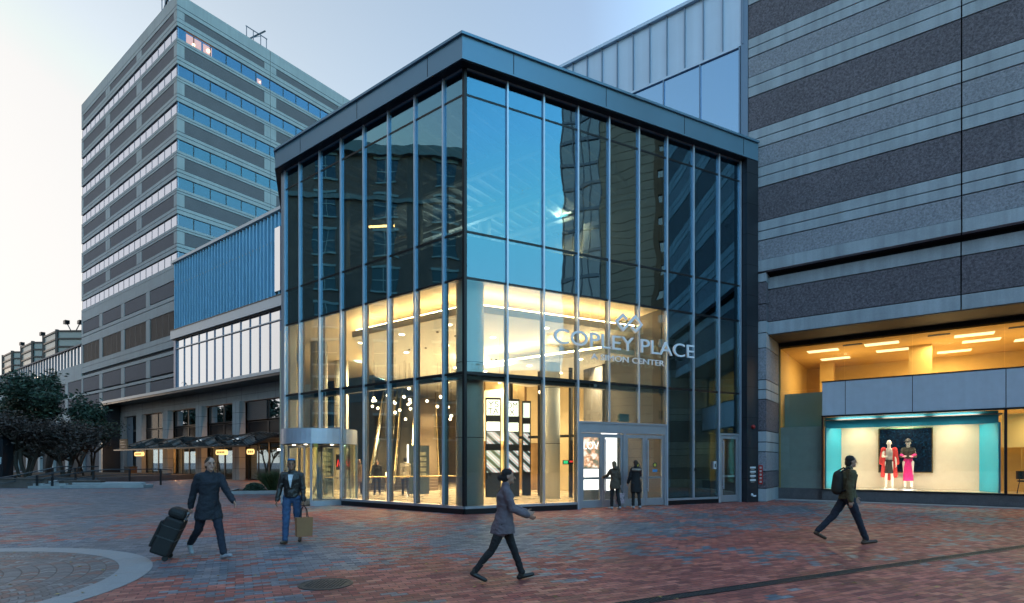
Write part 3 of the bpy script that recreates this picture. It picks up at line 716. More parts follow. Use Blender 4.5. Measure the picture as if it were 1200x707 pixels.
for i, (u, Y, lab) in enumerate(((578, 25.0, 'tall video screen with white and red slanted stripes nearest the round corner column'), (600, 25.6, 'tall striped video screen second from the corner column, inside the hall'), (617, 26.4, 'narrow striped video screen third from the corner column, inside the hall'))):
    X = (u-600)/646*Y; f = Frame(X, Y, .99, .12)
    e = empty('video_screen', (X, Y, .03), lab, 'screen', 'upright video screens in the hall')
    w = .30 if i < 2 else .16
    g = MB(); g.box(f, -w-.05, w+.05, .0, .16, .03, 4.55); g.build('housing', MT['black'], e)
    g = MB(); g.box(f, -w, w, -.012, 0, 1.15, 2.15); g.box(f, -w, w, -.012, 0, 2.45, 3.0); g.build('picture', SM, e)
    g = MB(); g.box(f, -w, w, -.012, 0, 3.05, 3.45); g.box(f, -w, w, -.012, 0, 3.75, 4.45); sp = g.build('picture', MT['scr_white'], e)
    if i < 2:
        text_obj('YS' if i == 0 else 'OM', 'screen_lettering', MT['black'], e, f, 0, -.016, 4.12, width=.50, height=.27, ext=.002)
        text_obj('TA' if i == 0 else 'X', 'screen_lettering', MT['black'], e, f, 0, -.016, 3.80, width=.50 if i == 0 else .25, height=.27, ext=.002)
# glowing poster box behind the doors
PX = FR.p(6.08, 2.6); f = Frame(PX.x, PX.y, .8955, .445)
e = empty('poster_lightbox', (PX.x, PX.y, .03), 'glowing white poster box with orange picture standing behind the left entrance door', 'lightbox')
g = MB(); g.box(f, -.1, 2.3, .0, .22, .03, 2.95); g.build('housing', MT['silver_flat'], e)
g = MB(); g.box(f, .95, 1.75, -.012, 0, .45, 2.85); g.box(f, -.05, .85, -.012, 0, .5, 1.35); g.build('glow_panel', MT['whitebox'], e)
def poster_mat():
    m, nt, b = newmat('poster_picture'); N = nt.nodes; L = nt.links
    tc = N.new('ShaderNodeTexCoord'); n = N.new('ShaderNodeTexNoise'); n.inputs['Scale'].default_value = 4.5; n.inputs['Detail'].default_value = 3; L.new(tc.outputs['Object'], n.inputs['Vector'])
    cr = N.new('ShaderNodeValToRGB'); e_ = cr.color_ramp.elements; e_[0].position = .40; e_[0].color = (.10,.11,.06,1); e_[1].position = .60; e_[1].color = (1,.92,.78,1)
    q = e_.new(.5); q.color = (.9,.36,.14,1); L.new(n.outputs[0], cr.inputs[0]); L.new(cr.outputs[0], b.inputs['Emission Color']); b.inputs['Emission Strength'].default_value = .17
    return m
g = MB(); g.box(f, -.05, .85, -.012, 0, 1.40, 2.75); g.build('poster', poster_mat(), e)
text_obj('LOV', 'poster_lettering', MT['whitebox'], e, f, .45, -.016, 2.15, width=.75, height=.30, ext=.002)
# exit sign
v = FR.p(4.55, 1.2); e = empty('exit_sign', (v.x, v.y, 1.62), 'small green and red lit box glowing inside left of the entrance doors', 'sign')
g = MB(); f = Frame(v.x, v.y, .8955, .445); g.box(f, -.22, .22, -.02, .02, 1.55, 1.70); g.build('sign_box', MT['black'], e)
g = MB(); g.box(f, -.20, -.02, -.026, -.02, 1.57, 1.68); g.build('green_panel', MT['green_lamp'], e)
g = MB(); g.box(f, .06, .20, -.026, -.02, 1.62, 1.68); g.build('red_panel', MT['red_lamp'], e)
# red neon glimpsed behind the drum and the lit directory by the stair
e = empty('neon_sign', (-8.1, 26.5, 1.3), 'small red glowing sign inside behind the revolving door', 'sign')
f = Frame(-8.1, 26.5, .95, .3); g = MB(); g.box(f, -.35, .35, 0, .05, 1.25, 2.0); g.build('sign_back', MT['black'], e)
g = MB()
for k in range(4): g.tube([f.p(-.3+k*.18, -.03, 1.4), f.p(-.24+k*.18, -.03, 1.75), f.p(-.18+k*.18, -.03, 1.45)], .03, 6)
g.build('neon_tube', MT['red_lamp'], e)
X, Y = (490-600)/646*27.5, 27.5; f = Frame(X, Y, .97, .2)
e = empty('mall_directory', (X, Y, .03), 'tall dark directory board with a bright white edge beside the stair', 'directory board')
g = MB(); g.box(f, -.45, .55, 0, .25, .03, 2.45); g.build('board', M('board_grey', (.05,.07,.08), .4), e)
g = MB(); g.box(f, -.55, -.46, -.01, .2, .05, 2.5); g.build('light_edge', MT['whitebox'], e)
g = MB()
for k in range(5): g.box(f, -.25, .40, -.012, 0, .9+k*.26, 1.08+k*.26)
g.build('board_panel', M('board_pictures', (.3,.28,.2), .4, var=.5, scale=5), e)
# linear lamps of the upper floor
for u, Y, z, L2, lab in ((446, 24.3, 11.9, .62, 'single warm linear lamp hanging in the upper floor behind the left glass'), (727, 25.2, 14.25-.5, .6, 'single warm linear lamp hanging in the upper floor behind the right glass')):
    zz = 1.65+(541-(266 if u < 500 else 220))/646*Y
    X = (u-600)/646*Y; f = Frame(X, Y, .98, -.1)
    e = empty('linear_lamp', (X, Y, zz), lab, 'lamp')
    g = MB(); g.box(f, -L2, L2, -.06, .06, zz, zz+.05); g.build('lens', MT['linear'], e)
    g = MB(); g.box(f, -L2-.02, L2+.02, -.07, .07, zz+.05, zz+.10); g.tube([f.p(-.4, 0, zz+.1), f.p(-.4, 0, 13.3)], .01, 5); g.tube([f.p(.4, 0, zz+.1), f.p(.4, 0, 13.3)], .01, 5); g.build('housing', MT['steel_white'], e)
# ------------------------------------------------------------------ concrete store building on the right
CON = empty('store_building', tuple(FP.p(0, 0, 0)), 'tall windowless building of banded grey and dark concrete over a lit shop window', 'building')
XR = 12.4; XJ = 6.87
ml, md, mm = ('smooth_band', 'conc_light'), ('dark_band', 'conc_dark'), ('grey_band', 'conc_mid')
def band(kd, z0, z1, y0=0.0, y1=.28, xa=0.0, xb=XR, gap=.018):
    nm, mt_ = kd; mb = MB()
    for a, b_ in ((xa, XJ-.02), (XJ+.02, xb)): mb.box(FP, a, b_, y0, y1, z0+gap, z1-gap)
    mb.build(nm, MT[mt_], CON)
for n in range(-1, 4):
    T = 16.74+3.84*n
    band(md, T-1.40, T, .012); band(ml, T-1.80, T-1.40); band(ml, T-2.19, T-1.80, gap=.022)
    if n >= 0: band(mm, T-3.0, T-2.19, .012); band(ml, T-3.41, T-3.0); band(ml, T-3.84, T-3.41, gap=.022)
    else: band(mm, T-3.0, T-2.19, .012); band(ml, 9.41, 9.9, -.06, .28)
band(ml, 8.75, 9.25, .35, .6, .69); band(md, 7.42, 8.75, .36, .6, .69); band(ml, 6.88, 7.42, .35, .6, .69)
for z0, z1, m_ in ((9.0, 9.38, ml), (8.1, 9.0, md), (7.42, 8.1, md), (6.92, 7.42, ml), (6.3, 6.92, ml), (5.0, 6.3, mm), (4.6, 5.0, ml), (4.2, 4.6, ml), (2.9, 4.2, md), (2.45, 2.9, ml), (2.05, 2.45, ml), (1.25, 2.05, mm), (.55, 1.25, md), (0, .55, ml)):
    MB().box(FP, .02, .69, .0, 2.36, z0+.018, z1-.018).build('pier_block', MT[m_[1]], CON)
    MB().box(FP, 11.9, XR, .0, 2.36, z0+.018, z1-.018).build('pier_block', MT[m_[1]], CON)
g = MB(); g.box(FP, .03, XR-.03, .2, 14, 9.42, 32); g.box(FP, .72, XR-.2, .5, 2.4, 6.92, 9.4); g.box(FP, .04, .66, .05, 2.3, .02, 9.4); g.box(FP, 11.94, XR-.04, .05, 2.3, .02, 9.4)
g.build('wall_core', MT['groove'], CON)
g = MB(); g.box(FP, XR-.4, XR-.02, 2.4, 14, 0, 9.4); g.box(FP, .0, .3, 2.4, 14, 0, 9.4); g.box(FP, .0, XR, 13.6, 14, 0, 9.4); g.build('rear_wall', MT['conc_mid'], CON)
g = MB(); g.box(FP, .69, 11.9, .36, 2.40, 6.86, 6.89); g.build('soffit', M('dark_soffit', (.03,.024,.02), .7, var=.2), CON)
# shop window
YG = 2.38
g = MB(); g.box(FP, .69, 2.42, YG-.08, YG+.12, 0, .50); g.box(FP, 2.42, 11.9, 2.02, YG+.1, 0, .46); g.build('granite_plinth', MT['stone_base'], CON)
g = MB(); g.box(FP, 2.40, 11.9, 1.98, 2.12, .46, .50); g.build('window_sill', MT['black'], CON)
g = MB()
for a, b_ in ((2.42, 3.257), (3.257, 5.48), (5.48, 8.17), (8.17, 10.87), (10.87, 11.9)): g.box(FP, a+.012, b_-.012, 2.0, 2.35, 3.57, 4.95)
g.build('fascia_panel', MT['fascia_shop'], CON)
g = MB(); g.box(FP, 2.43, 11.89, 2.03, 2.34, 3.58, 4.94); g.box(FP, 2.40, 11.9, 1.97, 2.36, 4.95, 4.99); g.box(FP, 2.40, 11.9, 1.95, 2.2, 3.50, 3.56); g.build('fascia_trim', MT['black'], CON)
for a, b_ in ((.69, 3.2), (3.2, 5.48), (5.48, 8.17), (8.17, 10.9), (10.9, 11.9)):
    g = MB(); g.box(FP, a+.006, b_-.006, YG, YG+.012, 4.74 if a < 1 else 4.99, 6.86); g.build('shop_glass', MT['gl_shop'], CON)
g = MB(); g.box(FP, .69, 2.41, YG, YG+.012, .5, 4.72); g.build('shop_glass', MT['gl_shop'], CON)
for a, b_ in ((2.43, 5.48), (5.48, 8.14), (8.2, 10.9), (10.9, 11.9)):
    g = MB(); g.box(FP, a+.006, b_-.006, 2.06, 2.072, .5, 3.5); g.build('shop_glass', MT['gl_shop'], CON)
g = MB(); g.box(FP, 8.13, 8.21, 2.04, 2.2, .5, 3.5); g.box(FP, 2.40, 2.45, 2.04, YG, .5, 3.5); g.build('window_post', MT['black'], CON)
g = MB(); g.box(FP, .72, 2.40, YG+.06, YG+.08, .5, 3.15); g.build('frosted_screen', MT['frost'], CON)
g = MB(); g.box(FP, .72, 2.40, YG+.9, YG+1.0, 3.15, 4.7); g.box(FP, .72, 2.42, YG+.3, YG+1.0, 3.12, 3.15); g.build('screen_wall', M('screen_wall', (.20,.33,.33), .6), CON)
# display stage
g = MB(); g.box(FP, 2.46, 8.12, 2.10, 3.5, .46, .52); g.build('display_floor', M('display_floor', (.55,.46,.32), .4), CON)
g = MB(); g.box(FP, 2.5, 8.0, 2.36, 2.42, 3.04, 3.50); g.build('teal_header', MT['teal'], CON)
g = MB()
g.prism([fp(2.50, 2.13), fp(2.56, 2.13), fp(2.98, 3.30), fp(2.92, 3.30)], .52, 3.06); g.prism([fp(7.98, 2.13), fp(8.04, 2.13), fp(7.58, 3.30), fp(7.52, 3.30)], .52, 3.06); g.build('teal_wing', MT['teal'], CON)
g = MB(); g.box(FP, 2.9, 7.6, 3.32, 3.38, .52, 3.5); g.build('display_backdrop', M('backdrop', (.52,.43,.31), .8, var=.04), CON)
g = MB(); g.box(FP, 2.5, 8.1, 2.2, 3.38, 3.36, 3.40); g.build('display_ceiling', MT['mid_in'], CON)
pc = empty('window_picture', tuple(FP.p(5.2, 3.3, 1.23)), 'large dark blue speckled picture hanging behind the two mannequins', 'picture')
def picmat():
    m, nt, b = newmat('night_picture'); b.inputs['Specular IOR Level'].default_value = .05; N = nt.nodes; L = nt.links
    tc = N.new('ShaderNodeTexCoord'); n = N.new('ShaderNodeTexNoise'); n.inputs['Scale'].default_value = 14; n.inputs['Detail'].default_value = 5; n.inputs['Roughness'].default_value = .8; L.new(tc.outputs['Object'], n.inputs['Vector'])
    cr = N.new('ShaderNodeValToRGB'); e = cr.color_ramp.elements; e[0].position = .42; e[0].color = (.001,.002,.005,1); e[1].position = .76; e[1].color = (.012,.09,.17,1)
    q = e.new(.55); q.color = (.002,.008,.022,1); L.new(n.outputs[0], cr.inputs[0]); L.new(cr.outputs[0], b.inputs['Base Color']); b.inputs['Roughness'].default_value = .5; return m
g = MB(); g.box(FP, 4.35, 6.08, 3.27, 3.31, 1.23, 2.98); g.build('canvas', picmat(), pc)
g = MB()
for a, b_, c_, d_ in ((4.31, 6.12, 1.19, 1.23), (4.31, 6.12, 2.98, 3.02), (4.31, 4.35, 1.23, 2.98), (6.08, 6.12, 1.23, 2.98)): g.box(FP, a, b_, 3.25, 3.315, c_, d_)
g.build('frame', MT['brass'], pc)
# shop room
SH = M('shop_wall', (.58,.40,.14), .8, var=.05)
g = MB(); g.box(FP, .72, 11.9, 9.2, 9.4, .46, 6.7); g.box(FP, .70, .76, YG+.02, 9.2, .5, 6.7); g.box(FP, 11.84, 11.9, YG+.02, 9.2, .5, 6.7); g.build('shop_wall', SH, CON)
g = MB(); g.box(FP, .7, 11.9, YG+.02, 9.3, 6.62, 6.70); g.build('shop_ceiling', M('shop_ceiling', (.55,.34,.10), .85, var=.05), CON)
g = MB(); g.box(FP, .7, 11.9, YG+.12, 9.3, .42, .46); g.build('shop_floor', M('shop_floor', (.30,.24,.14), .4), CON)
g = MB(); g.box(FP, 5.3, 6.1, 5.0, 5.8, .46, 6.62); g.box(FP, 1.6, 2.2, 7.4, 8.0, .46, 6.62); g.box(FP, 10.4, 11.1, 6.0, 6.7, .46, 6.62); g.build('shop_column', SH, CON)
for x, y in ((2.2, 3.9), (4.4, 3.7), (4.7, 5.6), (7.4, 3.9), (7.7, 5.4), (9.6, 4.1), (2.4, 6.4), (9.4, 6.3), (6.9, 7.6)):
    g = MB(); g.box(FP, x-.6, x+.6, y-.28, y+.28, 6.60, 6.618); g.build('troffer', MT['troffer'], CON)
for x, y in ((3.4, 3.2), (6.3, 3.1), (8.7, 3.3)):
    g = MB(); g.box(FP, x-.35, x+.35, y-.14, y+.14, 6.605, 6.618); g.build('air_grille', MT['dark_in'], CON)
g = MB(); g.box(FP, 8.25, 11.8, 4.4, 4.5, 2.2, 3.5); g.build('shop_header', M('lit_header', (.75,.62,.32), .7), CON)
g = MB()
for k in range(8): g.box(FP, 8.4+k*.42, 8.42+k*.42, 4.42, 4.46, .46, 2.2)
g.box(FP, 8.25, 11.8, 5.2, 5.3, .46, 2.2); g.build('shop_partition', SH, CON)
# furniture seen through the last pane
st = empty('shop_chair', tuple(FP.p(8.85, 3.3, .46)), 'dark round-backed chair inside the shop at the right edge of the window', 'chair')
f = Frame(FP.p(8.85, 3.3).x, FP.p(8.85, 3.3).y, .8, -.6)
g = MB(); g.cyl((f.o[0], f.o[1]), .26, .90, .96, 20); g.build('seat', MT['black'], st)
g = MB(); g.arcbox((f.o[0], f.o[1]), .26, .30, .2, 3.6, 1.0, 1.30, 16); g.build('backrest', MT['black'], st)
for k in range(4):
    a = .6+k*math.pi/2; g = MB(); g.tube([(f.o[0]+.2*math.cos(a), f.o[1]+.2*math.sin(a), .92), (f.o[0]+.27*math.cos(a), f.o[1]+.27*math.sin(a), .46)], .015, 6); g.build('leg', MT['black'], st)
g = MB(); g.tube([(f.o[0]+.28*math.cos(.4), f.o[1]+.28*math.sin(.4), .95), (f.o[0]+.28*math.cos(.4), f.o[1]+.28*math.sin(.4), 1.05)], .014, 6); g.tube([(f.o[0]+.28*math.cos(3.2), f.o[1]+.28*math.sin(3.2), .95), (f.o[0]+.28*math.cos(3.2), f.o[1]+.28*math.sin(3.2), 1.05)], .014, 6); g.build('back_support', MT['black'], st)
# paving strips along the store
g = MB(); g.box(FP, .72, 12.3, 1.55, 2.0, .001, .035); tag(g.build('kerb_strip', MT['stone_light']), kind='structure')
# directory plates and red vertical sign
e = empty('direction_plates', tuple(FR.p(12.42, -.33, .5)), 'column of small white plates fixed low on the dark pier beside the service door', 'sign plates')
g = MB()
for k in range(4): g.box(FR, 12.26, 12.58, -.350, -.334, .86+k*.17, .93+k*.17)
g.build('plate', M('plate_white', (.62,.66,.70), .4), e)
g = MB()
for k in range(4): g.box(FR, 12.30, 12.50, -.350, -.334, .80+k*.17, .835+k*.17)
g.build('text_line', M('plate_grey', (.25,.24,.22), .5), e)
g = MB(); g.ball(FR.p(12.37, -.334, .30), .06, 10); g.box(FR, 12.42, 12.60, -.350, -.334, .22, .28); g.build('symbol', M('plate_white2', (.62,.68,.74), .4), e)
e = empty('red_sign', tuple(FP.p(.42, 0, 1.2)), 'narrow upright red sign strip with white marks on the banded concrete pier', 'sign')
g = MB(); g.box(FP, .40, .56, -.03, -.002, .72, 1.50); g.build('board', M('sign_red', (.40,.02,.015), .5), e)
g = MB()
for k in range(5): g.box(FP, .44, .52, -.034, -.03, .78+k*.145, .86+k*.145)
g.build('white_mark', M('mark_white', (.55,.50,.48), .5), e)
# ------------------------------------------------------------------ long metal and glass block behind (one continuous front)
POD = empty('mall_building', tuple(FP.p(-45, 0, 0)), 'long pale blue metal block with standing ribs above a white window band', 'building')
g = MB(); g.box(FP, -55.4, -.02, .25, 18, 14.9, 21.9); g.box(FP, -55.4, -33.2, .35, 18, 8.9, 14.9); g.build('wall_core', M('core_blue', (.12,.18,.23), .6), POD)
# ribbed zinc cladding (left part)
g = MB(); g.box(FP, -55.4, -20, .05, .25, 14.95, 21.75)
for k in range(62):
    x = -55.2+k*.57; vs = [FP.p(x, .06), FP.p(x+.30, .06), FP.p(x+.34, -.16), FP.p(x+.28, -.20)]
    g.prism([(v.x, v.y) for v in vs], 14.97, 21.62)
g.build('rib_cladding', MT['fins'], POD)
g = MB(); g.box(FP, -55.6, -20, -.28, .3, 21.75, 22.0); g.build('roof_edge', MT['white_metal'], POD)
g = MB()
for k in range(62):
    x = -55.2+k*.57; g.box(FP, x+.28, x+.33, -.215, -.16, 19.35-.0*k, 19.47)
g.build('rib_clip', MT['white_metal'], POD)
g = MB(); g.box(FP, -36.0, -35.2, -.26, .0, 15.3, 20.4); g.build('tall_window', MT['win_mirror'], POD)
# smooth seam panels and clerestory (right part, above the pavilion roof)
g = MB(); g.box(FP, -20, -.02, .05, .25, 19.1, 21.85); g.build('seam_panel', MT['seam_metal'], POD)
g = MB()
for k in range(25): g.box(FP, -19.9+k*.82-.02, -19.9+k*.82+.02, -.03, .05, 19.1, 21.85)
g.build('standing_seam', M('seam_edge', (.18,.25,.33), .45, metal=.5), POD)
g = MB(); g.box(FP, -20, -.02, -.12, .3, 21.85, 22.0); g.box(FP, -20, -.4, -.05, .22, 19.0, 19.1); g.build('roof_edge', MT['seam_metal'], POD)
for k in range(8):
    x0 = -.35-(k+1)*1.65; g = MB(); g.box(FP, x0+.03, x0+1.62, .03, .06, 14.95, 19.0); g.build('clerestory_pane', MT['blue_mirror'], POD)
g = MB()
for k in range(9): g.box(FP, -.35-k*1.65-.03, -.35-k*1.65+.03, -.04, .06, 14.9, 19.0)
g.box(FP, -.30, -.02, .0, .2, 14.9, 22.0); g.build('clerestory_mullion', M('bar_blue', (.15,.23,.32), .4, metal=.5), POD)
# ledge and white window band
g = MB(); g.box(FP, -55.6, -33.0, -.30, .35, 14.05, 14.88); g.box(FP, -55.6, -33.0, -.16, .35, 8.70, 8.95); g.build('ledge', MT['white_metal'], POD)
g = MB(); g.box(FP, -55.55, -33.0, -.34, .2, 14.88, 14.96); g.box(FP, -55.5, -33, -.1, .3, 13.95, 14.05); g.build('shadow_gap', MT['black'], POD)
XS = [-54.9+k*1.60 for k in range(14)]
for a, b_ in zip(XS[:-1], XS[1:]):
    g = MB(); g.box(FP, a+.05, b_-.05, .10, .13, 8.97, 13.04); g.box(FP, a+.05, b_-.05, .10, .13, 13.12, 13.94); g.build('window_pane', MT['win_mirror'], POD)
g = MB()
for x in XS: g.box(FP, x-.045, x+.045, .03, .14, 8.95, 13.95)
g.box(FP, XS[0]-.5, XS[0]-.05, -.06, .3, 8.95, 13.95)
g.build('window_mullion', M('mull_lilac', (.20,.22,.30), .4, metal=.4), POD)
g = MB(); g.box(FP, XS[0], XS[-1], -.02, .14, 13.04, 13.12); g.build('window_rail', MT['white_metal'], POD)
g = MB(); g.box(FP, -55.0, -33.2, .30, .34, 8.95, 14.0); g.build('blind', M('pale_blind', (.62,.66,.66), .8), POD)
for x, z in ((-49.2, 12.2), (-48.2, 12.1), (-34.6, 12.35)):
    g = MB(); g.box(FP, x-.32, x+.32, .20, .22, z, z+.09); g.build('lamp_strip', MT['sign_lit'], POD)
# entrance frame with columns
ENT = empty('entrance_portal', tuple(FP.p(-52, 0, 0)), 'dark framed side entrance with stone columns under the white window band', 'building entrance')
x0, x1 = -72.6, -33.3
g = MB(); g.box(FP, x0, x1, -1.2, 3.2, 8.30, 8.72); g.box(FP, x0, x0+.5, -1.2, 3.2, 0, 8.30); g.build('portal_frame', MT['pier_metal'], ENT)
g = MB(); g.box(FP, x0-.02, x1, -1.26, -1.1, 8.50, 8.76); g.build('frame_edge', MT['white_metal'], ENT)
g = MB(); g.box(FP, x0+.5, x1, .62, 1.5, 7.0, 8.30); g.box(FP, x0+.5, x0+1.6, .6, 1.2, 0, 7.0); g.box(FP, -66.9, -65.3, .5, .95, 0, 7.0); g.box(FP, -35.6, -33.3, .2, 1.2, 0, 7.0); g.build('stone_lining', MT['stone_light'], ENT)
for x in (-58.3, -50.6, -43.3):
    g = MB(); g.box(FP, x-.62, x+.62, .25, .80, 0, 7.0); c = g.build('column', MT['stone_light'], ENT)
    g = MB()
    for k in range(1, 7): g.box(FP, x-.623, x+.623, .246, .79, k-.012, k+.012)
    g.box(FP, x-.012, x+.012, .246, .3, .0, 7.0)
    g.build('stone_joint', MT['groove'], c)
g = MB()
for k in range(14): g.box(FP, x0+1.6+k*2.8, x0+1.62+k*2.8, .616, .62, 7.0, 8.30)
g.box(FP, x0+.5, x1, .614, .62, 7.58, 7.60); g.build('stone_joint', MT['groove'], ENT)
g = MB(); g.box(FP, x0+.5, x1, 2.9, 3.1, 0, 8.3); g.build('rear_wall', MT['dark_in'], ENT)
g = MB(); g.box(FP, x0+.5, x1, 1.1, 2.9, 3.3, 3.6); g.build('floor_edge', MT['black'], ENT)
bays = [(-71, -66.9), (-65.3, -58.95), (-57.65, -51.25), (-49.95, -43.95), (-42.65, -35.6)]
for i, (a, b_) in enumerate(bays):
    n = 1 if i == 0 else 2
    for k in range(n):
        p, q = a+(b_-a)*k/n, a+(b_-a)*(k+1)/n
        for z0, z1, mt in ((3.6, 5.2, 'win_black'), (5.3, 7.0, 'win_mirror' if i in (2, 3, 4) else 'win_black')):
            g = MB(); g.box(FP, p+.12, q-.12, 1.00, 1.02, z0+.06, z1-.06); w = g.build('upper_window', MT[mt], ENT)
            g = MB(); g.box(FP, p, q, 0.95, 1.06, z0, z0+.08); g.box(FP, p, q, 0.95, 1.06, z1-.06, z1); g.box(FP, p, p+.12, 0.95, 1.06, z0+.08, z1-.06); g.box(FP, q-.12, q, 0.95, 1.06, z0+.08, z1-.06); g.build('frame', MT['mull_dark'], w)
    for k in range(n):
        p, q = a+(b_-a)*k/n, a+(b_-a)*(k+1)/n
        g = MB(); g.box(FP, p+.12, q-.12, 1.06, 1.08, .12, 3.2); w = g.build('shopfront_glass', MT['gl_clear'], ENT)
        g = MB(); g.box(FP, p, q, 1.02, 1.12, 0, .12); g.box(FP, p, p+.1, 1.02, 1.12, .12, 3.3); g.box(FP, q-.1, q, 1.02, 1.12, .12, 3.3); g.box(FP, (p+q)/2-.04, (p+q)/2+.04, 1.02, 1.12, .12, 3.3); g.build('frame', MT['mull_dark'], w)
g = MB(); g.box(FP, -65.0, -61.5, 2.6, 2.85, .1, 3.2); g.box(FP, -60.4, -59.6, 2.6, 2.85, .1, 3.0); g.build('lit_interior', M('warm_interior', (.55,.40,.20), .8, var=.3), ENT)
g = MB(); g.box(FP, -70.8, -69.1, .90, .94, .2, 6.9)
for k in range(22): g.box(FP, -70.8, -69.2, .86, .91, 3.4+k*.15, 3.46+k*.15)
g.build('blue_panel', M('panel_blue', (.16,.23,.30), .5, metal=.3), ENT)
g = MB(); g.box(FP, -42.4, -39.2, .88, .93, 5.3, 6.95)
for k in range(11): g.box(FP, -42.4, -39.2, .83, .90, 5.32+k*.15, 5.40+k*.15)
g.build('louvre', M('louvre_grey', (.10,.11,.12), .5, metal=.3), ENT)
for x in (-52.0, -44.9, -36.4):
    g = MB(); g.box(FP, x-.9, x+.3, 1.2, 1.24, 6.55, 6.68); g.build('warm_strip', MT['sign_lit'], ENT)
g = MB(); g.box(FP, -38.8, -35.8, 2.2, 2.3, 3.7, 5.1); g.build('lit_room', M('orange_room', (.55,.27,.08), .8), ENT)
# folded glass awning
AW = empty('glass_awning', tuple(FP.p(-50, -1, 3)), 'long folded glass awning sloping out over the shop doors of the side entrance', 'awning')
g = MB(); bars = MB()
def awn(x, y, z): return FP.p(x, y, z)
n = 4; xa, xb = -64.5, -35.8
for i in range(n):
    a = xa+(xb-xa)*i/n; b_ = xa+(xb-xa)*(i+1)/n; m_ = a+(b_-a)*.5
    zt, ze, yo, yi = 4.15, 2.88, -2.4, .2
    p0, p1, p2, p3, p4 = awn(a, yo, ze), awn(m_, yo, ze), awn(b_, yo, ze), awn(a, yi, zt-.22), awn(b_, yi, zt-.22)
    top = awn(m_+.4, yi, zt)
    for tri in ((p0, p1, top, p3), (p1, p2, p4, top)):
        t2 = [v+Vector((0, 0, .025)) for v in tri]; g.hexa(tri, t2)
    for p, q in ((p0, p3), (p1, top), (p2, p4), (p3, top), (top, p4), (p0, p1), (p1, p2)): bars.beam(p+Vector((0, 0, .03)), q+Vector((0, 0, .03)), .07, .07)
    for k in range(1, 6):
        t = k/6; bars.beam(p0.lerp(p1, t)+Vector((0, 0, .04)), p3.lerp(top, t)+Vector((0, 0, .04)), .035, .035); bars.beam(p1.lerp(p2, t)+Vector((0, 0, .04)), top.lerp(p4, t)+Vector((0, 0, .04)), .035, .035)
        bars.beam(p0.lerp(p3, t)+Vector((0, 0, .04)), p1.lerp(top, t)+Vector((0, 0, .04)), .03, .03)
    for x in (a+.3, m_): bars.beam(awn(x, yi, 3.1), awn(x, yo+.3, ze-.03), .06, .10)
g.build('awning_glass', MT['gl_awn'], AW); bars.build('awning_frame', MT['mull_dark'], AW)
g = MB(); g.box(FP, xa, xb, yo-.06, yo+.02, 2.80, 2.90); g.build('gutter', MT['black'], AW)
# lit oval signs and brown board under and on the awning
for x, w, lab in ((-58.9, 1.15, 'long glowing amber oval sign under the awning near the litter bin'), (-41.3, .95, 'glowing amber oval sign under the awning by the widest dark doorway'), (-36.6, .5, 'short glowing amber sign under the right end of the awning')):
    e = empty('lit_sign', tuple(FP.p(x, -1.9, 2.45)), lab, 'sign', 'amber signs under the awning')
    vs = []
    for k in range(20):
        a = 2*math.pi*k/20; cx_ = math.copysign(w-.2, math.cos(a)) if abs(math.cos(a)) > .01 else 0
        vs.append((x+cx_+.2*math.cos(a), 2.42+.22*math.sin(a)))
    g = MB(); g.hexa if False else None
    fr_ = [FP.p(a, -1.98, z) for a, z in vs]; bk = [FP.p(a, -1.86, z) for a, z in vs]; nn = len(vs)
    g.add(fr_+bk, [tuple(range(nn-1, -1, -1)), tuple(range(nn, 2*nn))]+[(i, (i+1) % nn, nn+(i+1) % nn, nn+i) for i in range(nn)]); g.build('sign_body', MT['sign_lit'], e)
    g = MB()
    for k in range(int(w*6)): xx = x-w+.25+k*.28; g.box(FP, xx, xx+.16, -2.0, -1.982, 2.34, 2.50)
    g.build('sign_marks', M('amber_dark', (.30,.12,.02), .5) if x < -58 else bpy.data.materials['amber_dark'], e)
    g = MB(); g.tube([FP.p(x, -1.92, 2.62), FP.p(x, -1.92, 2.95)], .03, 6); g.build('hanger', MT['black'], e)
e = empty('menu_board', tuple(FP.p(-61.2, -2.5, 3.0)), 'brown wooden board with dark lettering standing on the left end of the awning', 'sign')
g = MB(); g.box(FP, -62.4, -60.3, -2.55, -2.46, 2.95, 4.0); g.build('board', M('board_brown', (.23,.12,.06), .6, var=.1), e)
g = MB()
for k, (a, b_) in enumerate(((-62.1, -60.6), (-62.2, -60.5), (-61.9, -60.9))): 
    for q in range(int((b_-a)/.2)): g.box(FP, a+q*.2, a+q*.2+.13, -2.565, -2.55, 3.65-k*.28, 3.80-k*.28)
g.build('text_line', MT['black'], e)
e = empty('litter_bin', tuple(FP.p(-64.3, -.9, 0)), 'square slatted litter bin standing before the pale left jamb of the side entrance', 'litter bin')
v = FP.p(-64.3, -.9); f = Frame(v.x, v.y, .9, -.3)
g = MB()
for k in range(6): g.box(f, -.42+k*.145, -.31+k*.145, -.42, -.38, .06, 1.0); g.box(f, -.42+k*.145, -.31+k*.145, .38, .42, .06, 1.0); g.box(f, -.42, -.38, -.42+k*.145, -.31+k*.145, .06, 1.0); g.box(f, .38, .42, -.42+k*.145, -.31+k*.145, .06, 1.0)
g.build('slatted_body', MT['wood_bin'], e)
g = MB(); g.box(f, -.37, .37, -.37, .37, .0, .98); g.build('liner', MT['black'], e)
g = MB(); g.box(f, -.46, .46, -.46, .46, 1.0, 1.1); g.build('lid', MT['iron'], e)
